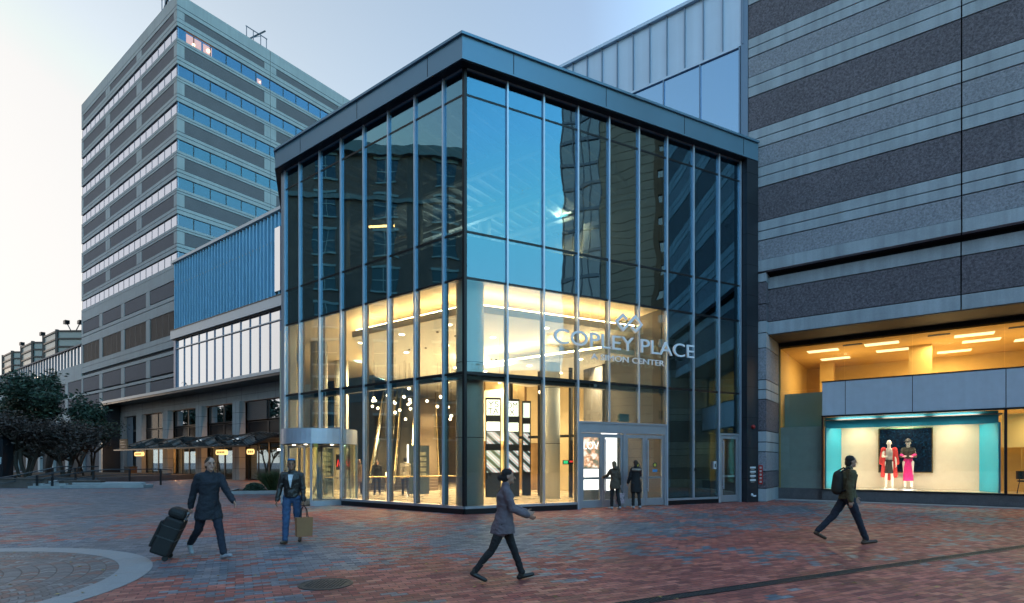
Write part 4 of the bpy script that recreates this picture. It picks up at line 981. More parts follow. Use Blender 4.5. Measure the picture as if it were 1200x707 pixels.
# ------------------------------------------------------------------ tower
def tower_face(fr, length, nb, ztop, floors, root, zlow=None, joint=.04, z0w=46.9, blind=None, wmat='win_mirror', half=1.65, mw=.045, mm_='mull_dark'):
    """one face of the slab tower: concrete bands, aggregate panels, ribbon windows; face plane at y=0, building at y>0"""
    L_ = MB(); D = MB(); bw = length/nb
    def lb(z0, z1, y=0.0):
        for k in range(nb): L_.box(fr, k*bw+joint/2, (k+1)*bw-joint/2, y, .3, z0+.03, z1-.03)
    def dp(z0, z1, marg=.75):
        for k in range(nb):
            a, b_ = k*bw, (k+1)*bw
            D.box(fr, a+marg, b_-marg, .035, .3, z0, z1)
            L_.box(fr, a+joint/2, a+marg-.01, 0, .3, z0, z1); L_.box(fr, b_-marg+.01, b_-joint/2, 0, .3, z0, z1)
    lb(z0w+2.2, ztop); lb(z0w+1.75, z0w+2.2); dp(z0w+.95, z0w+1.75-.02); lb(z0w+.5, z0w+.95); lb(z0w+.05, z0w+.5)
    for k in range(floors):
        zt = z0w-3.9*k; zb = zt-1.13
        g = MB(); g.box(fr, .03, length-.03, .12, .15, zb, zt); w = g.build('window_band', MT[wmat], root)
        g = MB(); nm = int(length/half)
        for i in range(nm+1): x = length*i/nm; g.box(fr, max(0.02, x-mw), min(length-.02, x+mw), .10, .119, zb, zt)
        g.build('mullion', MT[mm_], w)
        if k < floors-1: lb(zb-.33, zb-.02); lb(zb-.60, zb-.33); dp(zb-1.90, zb-.62); lb(zb-2.30, zb-1.92); lb(zb-2.75, zb-2.30)
    return L_, D
TW = empty('office_tower', tuple(FP.p(-56.3, .6, 0)), 'tall grey banded tower with ribbon windows and a few lit rooms near the top', 'tower')
TL = 30.1
fT = Frame(*fp(-56.3-TL, .6), .799, -.6015)
L_, D = tower_face(fT, TL, 3, 50.4, 7, TW, wmat='win_tower', mw=.05, mm_='mull_pale')
zb = 22.37
for z0, z1 in ((21.9, 22.33), (20.62, 21.9), (18.55, 19.0), (17.45, 18.5), (14.4, 15.0), (13.65, 14.4), (12.9, 13.3), (10.55, 10.9), (8.2, 8.8), (7.4, 8.15)):
    L_.box(fT, .0, 13.7 if z1 < 8.9 else TL, 0, .3, z0+.02, z1-.02)
bw = TL/4
lv = MB()
for k in range(4):
    a, b_ = k*bw, (k+1)*bw
    for z0, z1 in ((19.0, 20.62), (11.0, 12.9), (8.85, 10.5)):
        D.box(fT, a+.55, b_-.55, .04, .3, z0+.1, z1-.05)
        L_.box(fT, a+.0, a+.53, 0, .3, z0, z1); L_.box(fT, b_-.53, b_, 0, .3, z0, z1)
    L_.box(fT, a, a+.53, 0, .3, 15.0, 17.45); L_.box(fT, b_-.53, b_, 0, .3, 15.0, 17.45)
    for i in range(26): lv.box(fT, a+.55, b_-.55, .06, .2, 15.05+i*.093, 15.10+i*.093)
    for i in range(1, 4): lv.box(fT, a+.55+i*(bw-1.1)/4-.05, a+.55+i*(bw-1.1)/4+.05, .05, .2, 15.05, 17.42)
    if k < 2:
        L_.box(fT, a, a+.6, 0, .3, 0, 7.4)
        if k == 0: L_.box(fT, b_-.6, b_, 0, .3, 0, 7.4); L_.box(fT, a+.6, b_-.6, .1, .3, 5.4, 7.4)
        else: L_.box(fT, a+.6, 13.7, .1, .3, 5.4, 7.4)
L_.build('concrete_band', MT['tower_light'], TW); D.build('dark_panel', MT['tower_dark'], TW); lv.build('louvre', M('louvre_brown', (.06,.055,.055), .6), TW)
v = fp(-56.3, .6); fT2 = Frame(v[0], v[1], FP.y[0], FP.y[1])
L_, D = tower_face(fT2, 30.6, 3, 50.4, 8, TW, half=1.65, wmat='win_dark')
L_.build('concrete_band', MT['tower_light'], TW); D.build('dark_panel', MT['tower_dark'], TW)
g = MB(); g.box(FP, -56.3-TL+.31, -56.3-.31, .91, 30.8, 8.75, 50.0); g.box(FP, -56.3-TL+.31, -72.7, .91, 30.8, 0, 8.75); g.box(FP, -72.7, -56.61, 3.3, 30.8, 0, 8.75); g.build('tower_core', M('tower_inside', (.05,.06,.075), .8, var=.5, scale=.5), TW)
g = MB(); g.box(FP, -56.3-TL+.2, -56.7, .8, .86, 22, 47); g.build('blind', M('tower_blind', (.50,.53,.60), .8, var=.45, scale=.8), TW)
g = MB(); g.box(FP, -56.3-TL+.31, -56.3-.31, .85, 30.9, 47.0, 50.1); g.build('roof', MT['tower_light'], TW)
for a, b_ in ((1.0, 2.5), (2.7, 3.6)):
    g = MB(); g.box(fT2, a, b_, .22, .26, 45.85, 46.8); g.build('lit_room', MT['win_lit'], TW)
g = MB(); g.box(fT2, 8.7, 9.2, .22, .26, 45.85, 46.4); g.build('lit_room', MT['win_lit'], TW)
for y, z, r in ((1.7, 46.0, .16), (3.2, 46.25, .20), (9.0, 46.05, .10)):
    g = MB(); g.ball(fT2.p(y, .20, z), r, 10); g.build('lit_lamp', MT['lamp_orange'], TW)
for x, y, lab in ((-57.0, 9.5, 'steel davit frame with slanted arm on the right roof edge of the tower'), (-59.6, .9, 'steel davit frame on the left roof edge of the tower near its corner')):
    v = FP.p(x, y, 50.4); e = empty('roof_davit', tuple(v), lab, 'davit', 'davits on the tower roof')
    f = Frame(v.x, v.y, FP.y[0], FP.y[1]) if y > 5 else Frame(v.x, v.y, FP.x[0], FP.x[1]); g = MB(); z = 50.35
    for a in (-1.2, -.4, .5, 1.2): g.beam(f.p(a, 0, z), f.p(a, 0, z+1.7), .07, .07)
    g.beam(f.p(-1.3, 0, z+1.7), f.p(1.3, 0, z+1.7), .08, .08); g.beam(f.p(-1.2, 0, z+.2), f.p(.5, 0, z+1.6), .05, .05); g.build('frame', M('davit_grey', (.12,.13,.16), .5) if y > 5 else bpy.data.materials['davit_grey'], e)
    g = MB(); g.beam(f.p(-1.0, .1, z+.3), f.p(1.1, .1, z+2.6), .16, .16); g.build('arm', MT['black'], e)
# ------------------------------------------------------------------ far low block with roof bays
FB = empty('terraced_building', tuple(FP.p(-110, .6, 0)), 'low far block with a bright window band and stepped glass roof bays', 'building')
xa, xb = -150.0, -86.45
g = MB()
for z0, z1 in ((7.4, 8.8), (10.5, 11.0), (12.9, 15.05)): g.box(FP, xa, xb, .6, 1.0, z0, z1)
for k in range(9):
    a = xb-(k+1)*7.05
    for z0, z1 in ((8.8, 10.5), (11.0, 12.9), (0, 7.4)): g.box(FP, a, a+1.1, .6, 1.0, z0, z1)
    g.box(FP, a+1.1, a+7.05, .7, 1.0, 5.6, 7.4)
g.build('concrete_band', MT['tower_light'], FB)
g = MB()
for k in range(9):
    a = xb-(k+1)*7.05
    for z0, z1 in ((8.85, 10.45), (11.05, 12.85)): g.box(FP, a+1.12, a+7.03, .65, 1.0, z0, z1)
g.build('dark_panel', MT['tower_dark'], FB)
g = MB(); g.box(FP, xa, xb, 1.0, 20, 0, 17.3); g.build('core', MT['dark_in'], FB)
g = MB(); g.box(FP, xa, xb, .72, .75, 15.1, 17.55); w = g.build('window_band', MT['win_mirror'], FB)
g = MB(); g.box(FP, xa, xb, .80, .86, 15.1, 17.55); g.build('blind', M('far_blind', (.75,.72,.68), .8), FB)
g = MB()
for k in range(42): x = xb-.1-k*1.5; g.box(FP, x-.09, x+.09, .60, .74, 15.08, 17.58)
g.build('mullion', M('mull_pink', (.36,.30,.30), .6), w)
g = MB(); g.hexa([FP.p(xa, .5, 17.55), FP.p(xb, .5, 17.55), FP.p(xb, 8, 20.4), FP.p(xa, 8, 20.4)], [FP.p(xa, .5, 17.75), FP.p(xb, .5, 17.75), FP.p(xb, 8, 20.6), FP.p(xa, 8, 20.6)]); g.build('sloped_roof', M('roof_slate', (.06,.07,.09), .6), FB)
g = MB(); g.box(FP, xa, xb, 6.5, 6.6, 19.8, 22.4); w = g.build('gallery_glass', MT['win_mirror'], FB)
g = MB(); g.box(FP, xa, xb, 6.44, 6.64, 22.4, 22.6); g.box(FP, xa, xb, 6.44, 6.5, 21.0, 21.1)
for k in range(24): x = xb-k*2.6; g.box(FP, x-.06, x+.06, 6.42, 6.5, 19.8, 22.4)
g.build('gallery_bar', MT['mull_dark'], w); g = MB(); g.box(FP, xa, xb, 6.7, 12, 17.4, 22.3); g.build('gallery_core', M('gallery_grey', (.40,.42,.42), .8), FB)
BG = M('bay_glass', (.17,.22,.21), .25, spec=.8)
for k in range(3):
    xo = -k*13.2
    pts_ = [(-105.4+xo, 6.0), (-105.4+xo, .9), (-98.6+xo, .9), (-94.2+xo, 4.0), (-94.2+xo, 6.0)]
    zt = 21.4
    g = MB(); g.prism([fp(*p) for p in pts_], 17.6, zt); b_ = g.build('roof_bay', BG, FB)
    g = MB()
    for z in (17.7, 18.9, 20.1, 21.25):
        for p, q in zip(pts_[:-1], pts_[1:]): g.beam(FP.p(*p, z), FP.p(*q, z), .30, .24)
    for p in pts_[1:4]: g.beam(FP.p(*p, 17.6), FP.p(*p, zt+.1), .35, .35)
    g.build('bay_frame', MT['mull_dark'], b_)
    v = FP.p(-101+xo, 3.5, zt); g = MB()
    for s in (-1, 1): g.beam(v, v+Vector((s*1.0, 0, 1.9)), .10, .10); g.box(Frame(v.x+s*1.1, v.y, .8, -.6), -.5, .5, -.3, .3, zt+1.8, zt+2.35)
    g.build('floodlight', MT['black'], b_)
# ------------------------------------------------------------------ buildings across the street, seen in the glass
BB = empty('brick_building', (-52, 10, 0), 'dark red brick block across the street mirrored in the left glass front', 'building')
fB = Frame(-50, 40, .16, -.987)       # its front runs from far to near; y is towards +X
g = MB(); HB = 35.5
g.box(fB, 0, 62, -14, 0, 0, HB); g.build('wall', M('dark_brick', (.24,.115,.08), .85, var=.25, scale=.5, speck=.3, sscale=6), BB)
g = MB(); g.box(fB, -.4, 62.4, -.2, .6, HB-.5, HB+.6); g.box(fB, 0, 62, 0, .3, 30.0, 30.5); g.build('cornice', M('brown_stone', (.30,.24,.20), .8), BB)
wm = None
for i in range(9):
    for j in range(8):
        x, z = 4+i*6.4, 4.2+j*4.0
        if wm is None:
            g = MB(); g.box(fB, x-1.2, x+1.2, .02, .05, z, z+2.5); w = g.build('window', M('old_window', (.02,.025,.03), .15, spec=.6), BB)
            g = MB(); g.box(fB, x-1.35, x+1.35, .03, .16, z-.18, z); g.box(fB, x-1.35, x+1.35, .03, .16, z+2.5, z+2.75); g.box(fB, x-.05, x+.05, .05, .12, z, z+2.5); g.box(fB, x-1.2, x+1.2, .05, .10, z+1.2, z+1.3)
            fr_ = g.build('frame', M('window_trim', (.45,.40,.34), .8), w); wm = (w, fr_, x, z)
        else:
            d = fB.p(x, 0)-fB.p(wm[2], 0); w = wm[0].copy(); COL.objects.link(w); w.location = (d.x, d.y, z-wm[3])
            c = wm[1].copy(); COL.objects.link(c); c.parent = w
PT = empty('pale_tower', (72, -10, 0), 'pale stone tower down the street mirrored in the right glass front', 'tower')
fQ = Frame(66.0, 4.0, -.36, -.93)
fQ = Frame(66.0-.36*0, 4.0, -.20, -.98)
g = MB(); g.box(fQ, 0, 23, .4, 20, 0, 82); g.build('tower_core', M('pale_core', (.03,.035,.04), .4), PT)
g = MB()
for k in range(23): g.box(fQ, 0, 8.0, 0, .5, 2+k*3.6, 4.3+k*3.6)
for k in range(6): g.box(fQ, k*1.6-.35, k*1.6+.35, -.1, .5, 0, 82)
g.build('brown_band', M('brown_facing', (.30,.19,.12), .8, var=.15, scale=.3), PT)
g = MB()
for k in range(62): g.box(fQ, 8.2, 16.5, 0, .5, 1+k*1.3, 2.22+k*1.3)
g.build('stone_band', M('pale_stone', (.60,.48,.36), .8, var=.12, scale=.4), PT)
g = MB()
for k in range(23): g.box(fQ, 16.6, 23, .1, .5, 2+k*3.6, 2.5+k*3.6)
for k in range(5): g.box(fQ, 16.6+k*1.55, 16.72+k*1.55, .0, .5, 0, 82)
g.build('glass_bar', MT['silver_flat'], PT)
g = MB(); g.box(fQ, 0, 23, .3, .36, 0, 82); g.build('tower_glass', MT['win_mirror'], PT)

LB = empty('low_block', (60, -30, 0), 'long dark low block of shops across the street, behind the view', 'building')
fq = Frame(22, -62, .62, .78)
g = MB(); g.box(fq, -20, 62, -16, 0, 0, 15); g.build('wall', M('dark_stucco', (.07,.065,.06), .85, var=.2, scale=.5), LB)
g = MB(); g.box(fq, -20.3, 62.3, -.3, .5, 14.6, 15.5); g.build('cornice', MT['stone_light'], LB)
for k in range(12):
    x = -16+k*6.4; g = MB(); g.box(fq, x-1.9, x+1.9, .02, .06, .6, 3.4); g.build('shop_window', MT['sign_lit'] if k % 4 == 2 else bpy.data.materials['old_window'], LB)
    for z in (5.5, 9.6):
        g = MB(); g.box(fq, x-1.3, x+1.3, .02, .06, z, z+2.3); g.build('window', bpy.data.materials['old_window'], LB)

LB2 = empty('street_block', (-40, -53, 0), 'plain dark office block across the square, behind the view', 'building')
fq2 = Frame(-80, -21, .78, -.62)
g = MB(); g.box(fq2, 0, 100, -18, 0, 0, 27); g.build('wall', bpy.data.materials['dark_stucco'], LB2)
g = MB(); g.box(fq2, -.3, 100.3, -.3, .5, 26.5, 27.5); g.build('cornice', MT['stone_light'], LB2)
for k in range(14):
    for j in range(6):
        x, z = 4+k*7, 2.5+j*4.0
        if k == 0 and j == 0:
            g = MB(); g.box(fq2, x-2.4, x+2.4, .02, .06, z, z+2.2); w0 = g.build('window', bpy.data.materials['old_window'], LB2); o0 = (x, z)
        else:
            w = w0.copy(); COL.objects.link(w); d = fq2.p(x, 0)-fq2.p(o0[0], 0); w.location = (d.x, d.y, z-o0[1])
# ------------------------------------------------------------------ trees and planting
def px(u, Y): return (u-600)/646*Y
def tree(name, x, y, base, height, spread, trunk_r, leaf, label, seed, nleaf, lsize, crown0=.3, multi=1, dens=1.0, width=7.0, group='trees in the raised bed'):
    rn = random.Random(seed); root = empty(name, (x, y, base), label, 'tree', group)
    tr = MB(); tips = []
    def branch(p, d, l, r, depth):
        pts = [p]; q = p.copy(); dd = d.copy()
        for i in range(4):
            dd = (dd+Vector((rn.uniform(-.22, .22), rn.uniform(-.22, .22), rn.uniform(-.05, .18)))).normalized(); q = q+dd*l/4; pts.append(q.copy())
        tr.tube(pts, r, 6 if depth < 2 else 4, r1=r*.55)
        if depth >= 1:
            tips.extend(pts[1:] if depth > 1 else pts[3:])
        if depth >= 4: return
        nb = (3, 3, 3, 2)[depth]
        for k in range(nb):
            t = pts[rn.choice((2, 3, 4))] if depth else pts[rn.choice((3, 4, 4))]
            a = rn.uniform(0, 2*math.pi); up = rn.uniform(.05, .8)
            nd = (dd*.45+Vector((math.cos(a)*spread, math.sin(a)*spread, up))).normalized()
            branch(t.copy(), nd, l*rn.uniform(.58, .82), r*.55, depth+1)
    for m in range(multi):
        off = Vector((rn.uniform(-.5, .5), rn.uniform(-.4, .4), 0)) if multi > 1 else Vector((0, 0, 0))
        lean = Vector((rn.uniform(-.35, .35), rn.uniform(-.3, .3), 1)).normalized() if multi > 1 else Vector((rn.uniform(-.08, .08), 0, 1)).normalized()
        branch(Vector((x, y, base-.1))+off, lean, height*crown0, trunk_r, 0)
    # squeeze to the wanted height
    top = max(t.z for t in tips)-base; k = height/top
    rad = sorted(math.hypot(t.x-x, t.y-y) for t in tips)[int(len(tips)*.93)]; kw = width/2/rad
    def sq(v):
        h = min(1, max(0, (v[2]-base)/(top*.35))); s = 1+(kw-1)*h
        return (x+(v[0]-x)*s, y+(v[1]-y)*s, base+(v[2]-base)*k)
    tr.v = [sq(v) for v in tr.v]; tips = [Vector(sq(t)) for t in tips]
    tr.build('trunk', MT['bark'], root, recalc=False)
    lv = MB(); vs = []; fs = []
    for i in range(nleaf):
        t = tips[min(len(tips)-1, int(len(tips)*rn.random()**1.25))]; c = t+Vector((rn.gauss(0, .30), rn.gauss(0, .30), rn.gauss(0, .26)))*dens
        a = Vector((rn.gauss(0, 1), rn.gauss(0, 1), rn.gauss(0, .6))).normalized(); b_ = a.cross(Vector((rn.gauss(0, 1), rn.gauss(0, 1), rn.gauss(0, 1)))).normalized()
        s = lsize*rn.choice((.5, .7, .9, 1.0, 1.3, 1.5)); n = len(vs)
        vs += [c-a*s, c+b_*s*.42, c+a*s, c-b_*s*.42]; fs.append((n, n+1, n+2, n+3))
    lv.v = [tuple(v) for v in vs]; lv.f = fs
    lv.build('crown', MT[leaf], root, recalc=False)
    return root
tree('evergreen_tree', px(56, 53), 53, .4, 9.4, .95, .22, 'leaf_green', 'dense dark evergreen tree, the broadest crown in the raised bed', 11, 15000, .17, .20, width=8.6)
tree('evergreen_tree', px(8, 58), 58, .4, 10.8, .70, .20, 'leaf_green', 'loose taller evergreen tree with gaps of sky behind the broad one', 23, 7000, .17, .22, width=7.0)
tree('evergreen_tree', px(92, 57), 57, .4, 8.2, .85, .18, 'leaf_green', 'dark evergreen tree on the tower side of the broad crown', 5, 8000, .16, .22, width=6.0)
tree('shrubby_tree', px(108, 50), 50, .4, 5.0, 1.2, .09, 'leaf_olive', 'low twisted sparse tree before the tower wall next to the dark portal', 31, 2600, .11, .22, multi=3, width=4.2)
tree('shrubby_tree', px(76, 46), 46, .4, 4.8, 1.25, .09, 'leaf_red', 'rust brown many-stemmed tree under the broad evergreen', 8, 7000, .11, .2, multi=4, width=5.4)
tree('shrubby_tree', px(30, 45), 45, .4, 5.4, 1.25, .10, 'leaf_red', 'rust brown many-stemmed tree leaning out over the stone ramp wall', 17, 8500, .11, .2, multi=4, width=6.2)
tree('shrubby_tree', px(-12, 47), 47, .4, 5.6, 1.2, .10, 'leaf_olive', 'olive brown many-stemmed tree by the dark kiosk at the picture edge', 19, 7000, .11, .2, multi=4, width=6.0)
# raised bed, walls, steps, railings
e = empty('raised_bed', (px(30, 45), 45, 0), 'raised planting bed of dark soil with a stone edge under the trees', 'planter')
g = MB(); g.box(FW, -72, -30.6, 40.5, 66, 0, .38); g.build('soil', MT['soil'], e)
g = MB(); g.box(FW, -72, -30.2, 40.2, 40.5, 0, .46); g.box(FW, -30.6, -30.2, 40.5, 66, 0, .46); g.build('edge_stone', MT['stone_base'], e)
e = empty('ramp_wall', (px(20, 34.5), 34.5, 0), 'low brown stone ramp wall at the left edge of the plaza', 'wall')
g = MB(); g.box(FW, -40, -28.95, 34.3, 34.7, 0, .55); g.build('wall', M('brown_granite', (.12,.095,.085), .7, var=.2, speck=.3), e)
g = MB(); g.box(FW, -40, -28.9, 34.25, 34.75, .55, .62); g.build('coping', bpy.data.materials['brown_granite'], e)
e = empty('ramp_wall', (px(80, 34.5), 34.5, 0), 'low brown stone wall right of the plaza steps', 'wall')
g = MB(); g.box(FW, -28.2, -25.6, 34.3, 34.7, 0, .42); g.build('wall', bpy.data.materials['brown_granite'], e)
g = MB(); g.box(FW, -28.25, -25.55, 34.25, 34.75, .42, .48); g.build('coping', bpy.data.materials['brown_granite'], e)
e = empty('stone_steps', (px(50, 35), 35, 0), 'short flight of stone steps between the two low ramp walls', 'steps')
for k in range(3):
    g = MB(); g.box(FW, -29.6, -27.6, 33.7+k*.36, 35.6, k*.15, (k+1)*.15-.005); g.build('step', MT['stone_light'], e)
e = empty('stone_kerb', (px(130, 35), 35, 0), 'long low curved stone kerb at the left of the plaza', 'kerb')
g = MB()
cpts = [(-27.6, 33.9), (-24.0, 33.9), (-23.0, 34.4), (-22.9, 35.2), (-23.6, 35.9), (-27.6, 36.2)]
g.prism(cpts, 0, .20); g.build('slab', MT['stone_light'], e, bevel=.02)
g = MB(); g.prism([(p[0]*1.0+(.3 if p[0] < -27 else -.35), p[1]+(.3 if p[1] < 35 else -.2)) for p in cpts], .20, .34); g.build('slab', MT['stone_light'], e, bevel=.02)
RAIL = M('rail_steel', (.055,.06,.065), .35, metal=.7)
def handrail(label, pts, posts):
    r0 = empty('handrail', tuple(Vector(pts[0])*Vector((1, 1, 0)) if False else (pts[0][0], pts[0][1], 0)), label, 'handrail', 'dark handrails of the stone ramp')
    g = MB(); g.tube(pts, .035, 8); g.tube([(p[0], p[1], p[2]-.35) for p in pts], .022, 8); g.build('rail', RAIL, r0)
    for (x, y, z0, z1) in posts:
        g = MB(); g.box(FW, x-.05, x+.05, y-.04, y+.04, z0, z1); g.build('post', RAIL, r0)
handrail('dark handrail climbing the stone steps on their left side', [(-31.6, 33.9, .62), (-31.0, 34.2, .75), (-29.2, 35.6, 1.32), (-28.9, 36.2, 1.34)], [(-29.5, 35.4, .4, 1.25), (-30.9, 34.3, .5, .78)])
handrail('dark handrail in the middle of the stone steps', [(-29.6, 33.6, .68), (-29.3, 33.9, .78), (-28.3, 36.4, 1.30), (-27.9, 37.2, 1.32)], [(-29.25, 33.95, 0, .8), (-28.5, 36.0, .4, 1.25)])
handrail('long dark handrail with a looped end right of the stone steps', [(-28.4, 33.4, .62), (-28.1, 33.8, .74), (-27.2, 35.6, 1.05), (-26.6, 36.3, 1.12), (-24.6, 38.6, 1.12), (-24.1, 39.0, 1.05), (-24.15, 39.1, .80), (-24.6, 38.7, .76)], [(-28.15, 33.75, 0, .76), (-27.1, 35.7, .0, 1.06), (-25.8, 37.2, 0, 1.1), (-24.6, 38.6, 0, 1.1)])
e = empty('dark_kiosk', (px(2, 44), 44, 0), 'dark upright kiosk with a white paper notice at the left picture edge', 'kiosk')
g = MB(); X = px(0, 44); g.box(FW, X-1.6, X+.55, 43.6, 44.6, 0, 3.5); g.build('body', MT['pier_metal'], e, bevel=.03)
g = MB(); g.box(FW, X-1.7, X+.65, 43.5, 44.7, 3.5, 3.62); g.build('cap', MT['black'], e)
g = MB(); g.box(FW, X+.08, X+.48, 43.58, 43.6, 1.45, 2.0); g.build('notice', M('paper', (.5,.55,.56), .6), e)
# shrub bed beside the revolving door
e = empty('planter_kerb', (-13.3, 28.6, 0), 'low pale stone kerb of the small planting bed beside the revolving door', 'kerb')
g = MB(); f = Frame(-14.4, 27.6, .96, .28)
g.box(f, 0, 2.6, 0, .16, 0, .16); g.box(f, 0, .16, .16, 3.0, 0, .16); g.box(f, 2.44, 2.6, .16, 3.0, 0, .16); g.build('kerb_stone', MT['stone_light'], e, bevel=.01)
g = MB(); g.box(f, .16, 2.44, .16, 3.0, 0, .11); g.build('soil', MT['soil'], e)
def shrub(name, label, cx, cy, w, h, n, leaf, blade, seed):
    rn = random.Random(seed); r0 = empty(name, (cx, cy, .1), label, 'shrub'); vs = []; fs = []
    for i in range(n):
        a = rn.uniform(0, 2*math.pi); rr_ = math.sqrt(rn.random())*w
        b0 = Vector((cx+rr_*math.cos(a), cy+rr_*math.sin(a), .1))
        if blade:
            d = Vector((math.cos(a)*rr_/w*.6+rn.gauss(0, .15), math.sin(a)*rr_/w*.6+rn.gauss(0, .15), 1)).normalized(); l = h*rn.uniform(.5, 1); s = d.cross(Vector((0, 1, .2))).normalized()*.014
            p1 = b0*1.0+Vector((0, 0, 0)); p1 = Vector((cx+rr_*.5*math.cos(a), cy+rr_*.5*math.sin(a), .1)); m = p1+d*l*.6; t = p1+d*l+Vector((d.x, d.y, -.25))*l*.3
            k = len(vs); vs += [p1-s, p1+s, m+s, t, m-s]; fs.append((k, k+1, k+2, k+3, k+4))
        else:
            z = rn.random(); zz = .1+h*z; sc_ = math.sqrt(max(.05, 1-(z*.95)**2)); c = Vector((cx+rr_*sc_*math.cos(a), cy+rr_*sc_*math.sin(a), zz)); d = Vector((rn.gauss(0, 1), rn.gauss(0, 1), rn.gauss(.3, .6))).normalized(); s = d.cross(Vector((rn.gauss(0, 1), rn.gauss(0, 1), .3))).normalized()*.025
            k = len(vs); vs += [c-d*.055, c+s, c+d*.055, c-s]; fs.append((k, k+1, k+2, k+3))
    g = MB(); g.v = [tuple(v) for v in vs]; g.f = fs; g.build('foliage', MT[leaf], r0, recalc=False)
    g = MB()
    for i in range(5): a = rn.uniform(0, 6.28); g.tube([(cx, cy, .08), (cx+w*.4*math.cos(a), cy+w*.4*math.sin(a), .1+h*.5)], .012, 5)
    g.build('stem', MT['bark'], r0)
shrub('grass_clump', 'feathery green grass clump in the bed left of the revolving door', -12.75, 29.6, .6, 1.30, 900, 'leaf_grass', True, 4)
shrub('low_shrub', 'low dark green shrub nearest the kerb of the small planting bed', -13.3, 28.5, .55, .42, 1400, 'leaf_green', False, 6)
shrub('low_shrub', 'low olive shrub at the far corner of the small planting bed', -13.75, 29.4, .5, .40, 1200, 'leaf_olive', False, 9)
# fallen leaves
rn = random.Random(12); g = MB()
for i in range(230):
    Y = 5.5+rn.random()**1.5*26; X = rn.uniform(-.95, .95)*Y
    q = FL.p(0, 0)
    if (X-C[0])*FL.y[0]+(Y-C[1])*FL.y[1] < .3 and X < C[0]+4: continue
    if (X-C[0])*FR.y[0]+(Y-C[1])*FR.y[1] > -.3: continue
    a = rn.uniform(0, 6.28); s = rn.uniform(.022, .045); z = .012
    g.add([(X+s*math.cos(a), Y+s*math.sin(a), z), (X+s*.6*math.cos(a+1.6), Y+s*.6*math.sin(a+1.6), z+.012), (X-s*math.cos(a), Y-s*math.sin(a), z+.004), (X-s*.6*math.cos(a+1.6), Y-s*.6*math.sin(a+1.6), z+.010)], [(0, 1, 2, 3)])
o = g.build('fallen_leaves', MT['leaf_fall'], recalc=False); tag(o, 'small yellow fallen leaves scattered over the brick paving', 'leaves', kind='stuff')

# ------------------------------------------------------------------ people
def V(*a): return Vector(a)
def caps(mb, p, q, r0, r1, fl=1.0, ax=None, n=12, flat=False):
    """closed tapered limb from p to q; fl flattens the section across ax"""
    p = Vector(p); q = Vector(q); t = q-p
    if t.length < 1e-5: t = Vector((0, 0, 1e-4))
    t.normalize(); a = Vector(ax) if ax is not None else Vector((1, 0, 0))
    a = a-t*a.dot(t)
    if a.length < .1: a = Vector((0, 1, 0)); a = a-t*a.dot(t)
    a.normalize(); b = t.cross(a); rows = []
    st = [0.0] if flat else [-math.pi/2+.05, -math.pi/3, -math.pi/6, 0.0]
    for th in st: rows.append((p+t*(r0*math.sin(th)), r0*math.cos(th)))
    for th in ([0.0] if flat else [0.0, math.pi/6, math.pi/3, math.pi/2-.05]): rows.append((q+t*(r1*math.sin(th)), r1*math.cos(th)))
    vs = []; fs = []
    for c, r in rows: vs += [c+a*r*math.cos(2*math.pi*k/n)+b*r*fl*math.sin(2*math.pi*k/n) for k in range(n)]
    m = len(rows)
    for i in range(m-1):
        for k in range(n): fs.append((i*n+k, i*n+(k+1) % n, (i+1)*n+(k+1) % n, (i+1)*n+k))
    fs += [tuple(range(n-1, -1, -1)), tuple(range((m-1)*n, m*n))]
    mb.add(vs, fs)
def ell(mb, c, rx, ry, rz, n=16):
    vs = []; fs = []; m = n//2
    for i in range(m+1):
        th = math.pi*i/m
        for k in range(n): ph = 2*math.pi*k/n; vs.append((c[0]+rx*math.sin(th)*math.cos(ph), c[1]+ry*math.sin(th)*math.sin(ph), c[2]+rz*math.cos(th)))
    for i in range(m):
        for k in range(n): fs.append((i*n+k, i*n+(k+1) % n, (i+1)*n+(k+1) % n, (i+1)*n+k))
    mb.add(vs, fs)
from mathutils import noise as mnoise
def organic(mb, name, mat, parent, vox=.01, smooth=3, fold=0.0):
    """melts overlapping closed shapes into one continuous skin"""
    me = mb.mesh(name); tmp = bpy.data.objects.new('melt', me); COL.objects.link(tmp)
    r = tmp.modifiers.new('r', 'REMESH'); r.mode = 'VOXEL'; r.voxel_size = vox
    s = tmp.modifiers.new('s', 'SMOOTH'); s.iterations = smooth; s.factor = .5
    bpy.context.view_layer.update()
    m2 = bpy.data.meshes.new_from_object(tmp.evaluated_get(bpy.context.evaluated_depsgraph_get()))
    bpy.data.objects.remove(tmp); bpy.data.meshes.remove(me)
    m2.name = name; m2.materials.clear(); m2.materials.append(mat)
    if fold:
        sd = Vector((len(m2.vertices)*.37, 0, 0)); nv = [v.normal.copy() for v in m2.vertices]
        for v, nn in zip(m2.vertices, nv):
            q = Vector((v.co.x*9, v.co.y*9, v.co.z*16+v.co.x*7))+sd
            v.co += nn*fold*(mnoise.noise(q)+.5*mnoise.noise(q*2.3))
        m2.update()
    for p in m2.polygons: p.use_smooth = True
    o = bpy.data.objects.new(name, m2); COL.objects.link(o); o.parent = parent; return o
SKIN1 = M('skin_fair', (.46,.26,.19), .5, var=.06); SKIN2 = M('skin_tan', (.24,.125,.075), .5, var=.06); SKIN3 = M('skin_olive', (.36,.20,.14), .5, var=.06)
EYE = M('eye_dark', (.02,.015,.012), .2); LIP = M('lips', (.25,.09,.075), .5)
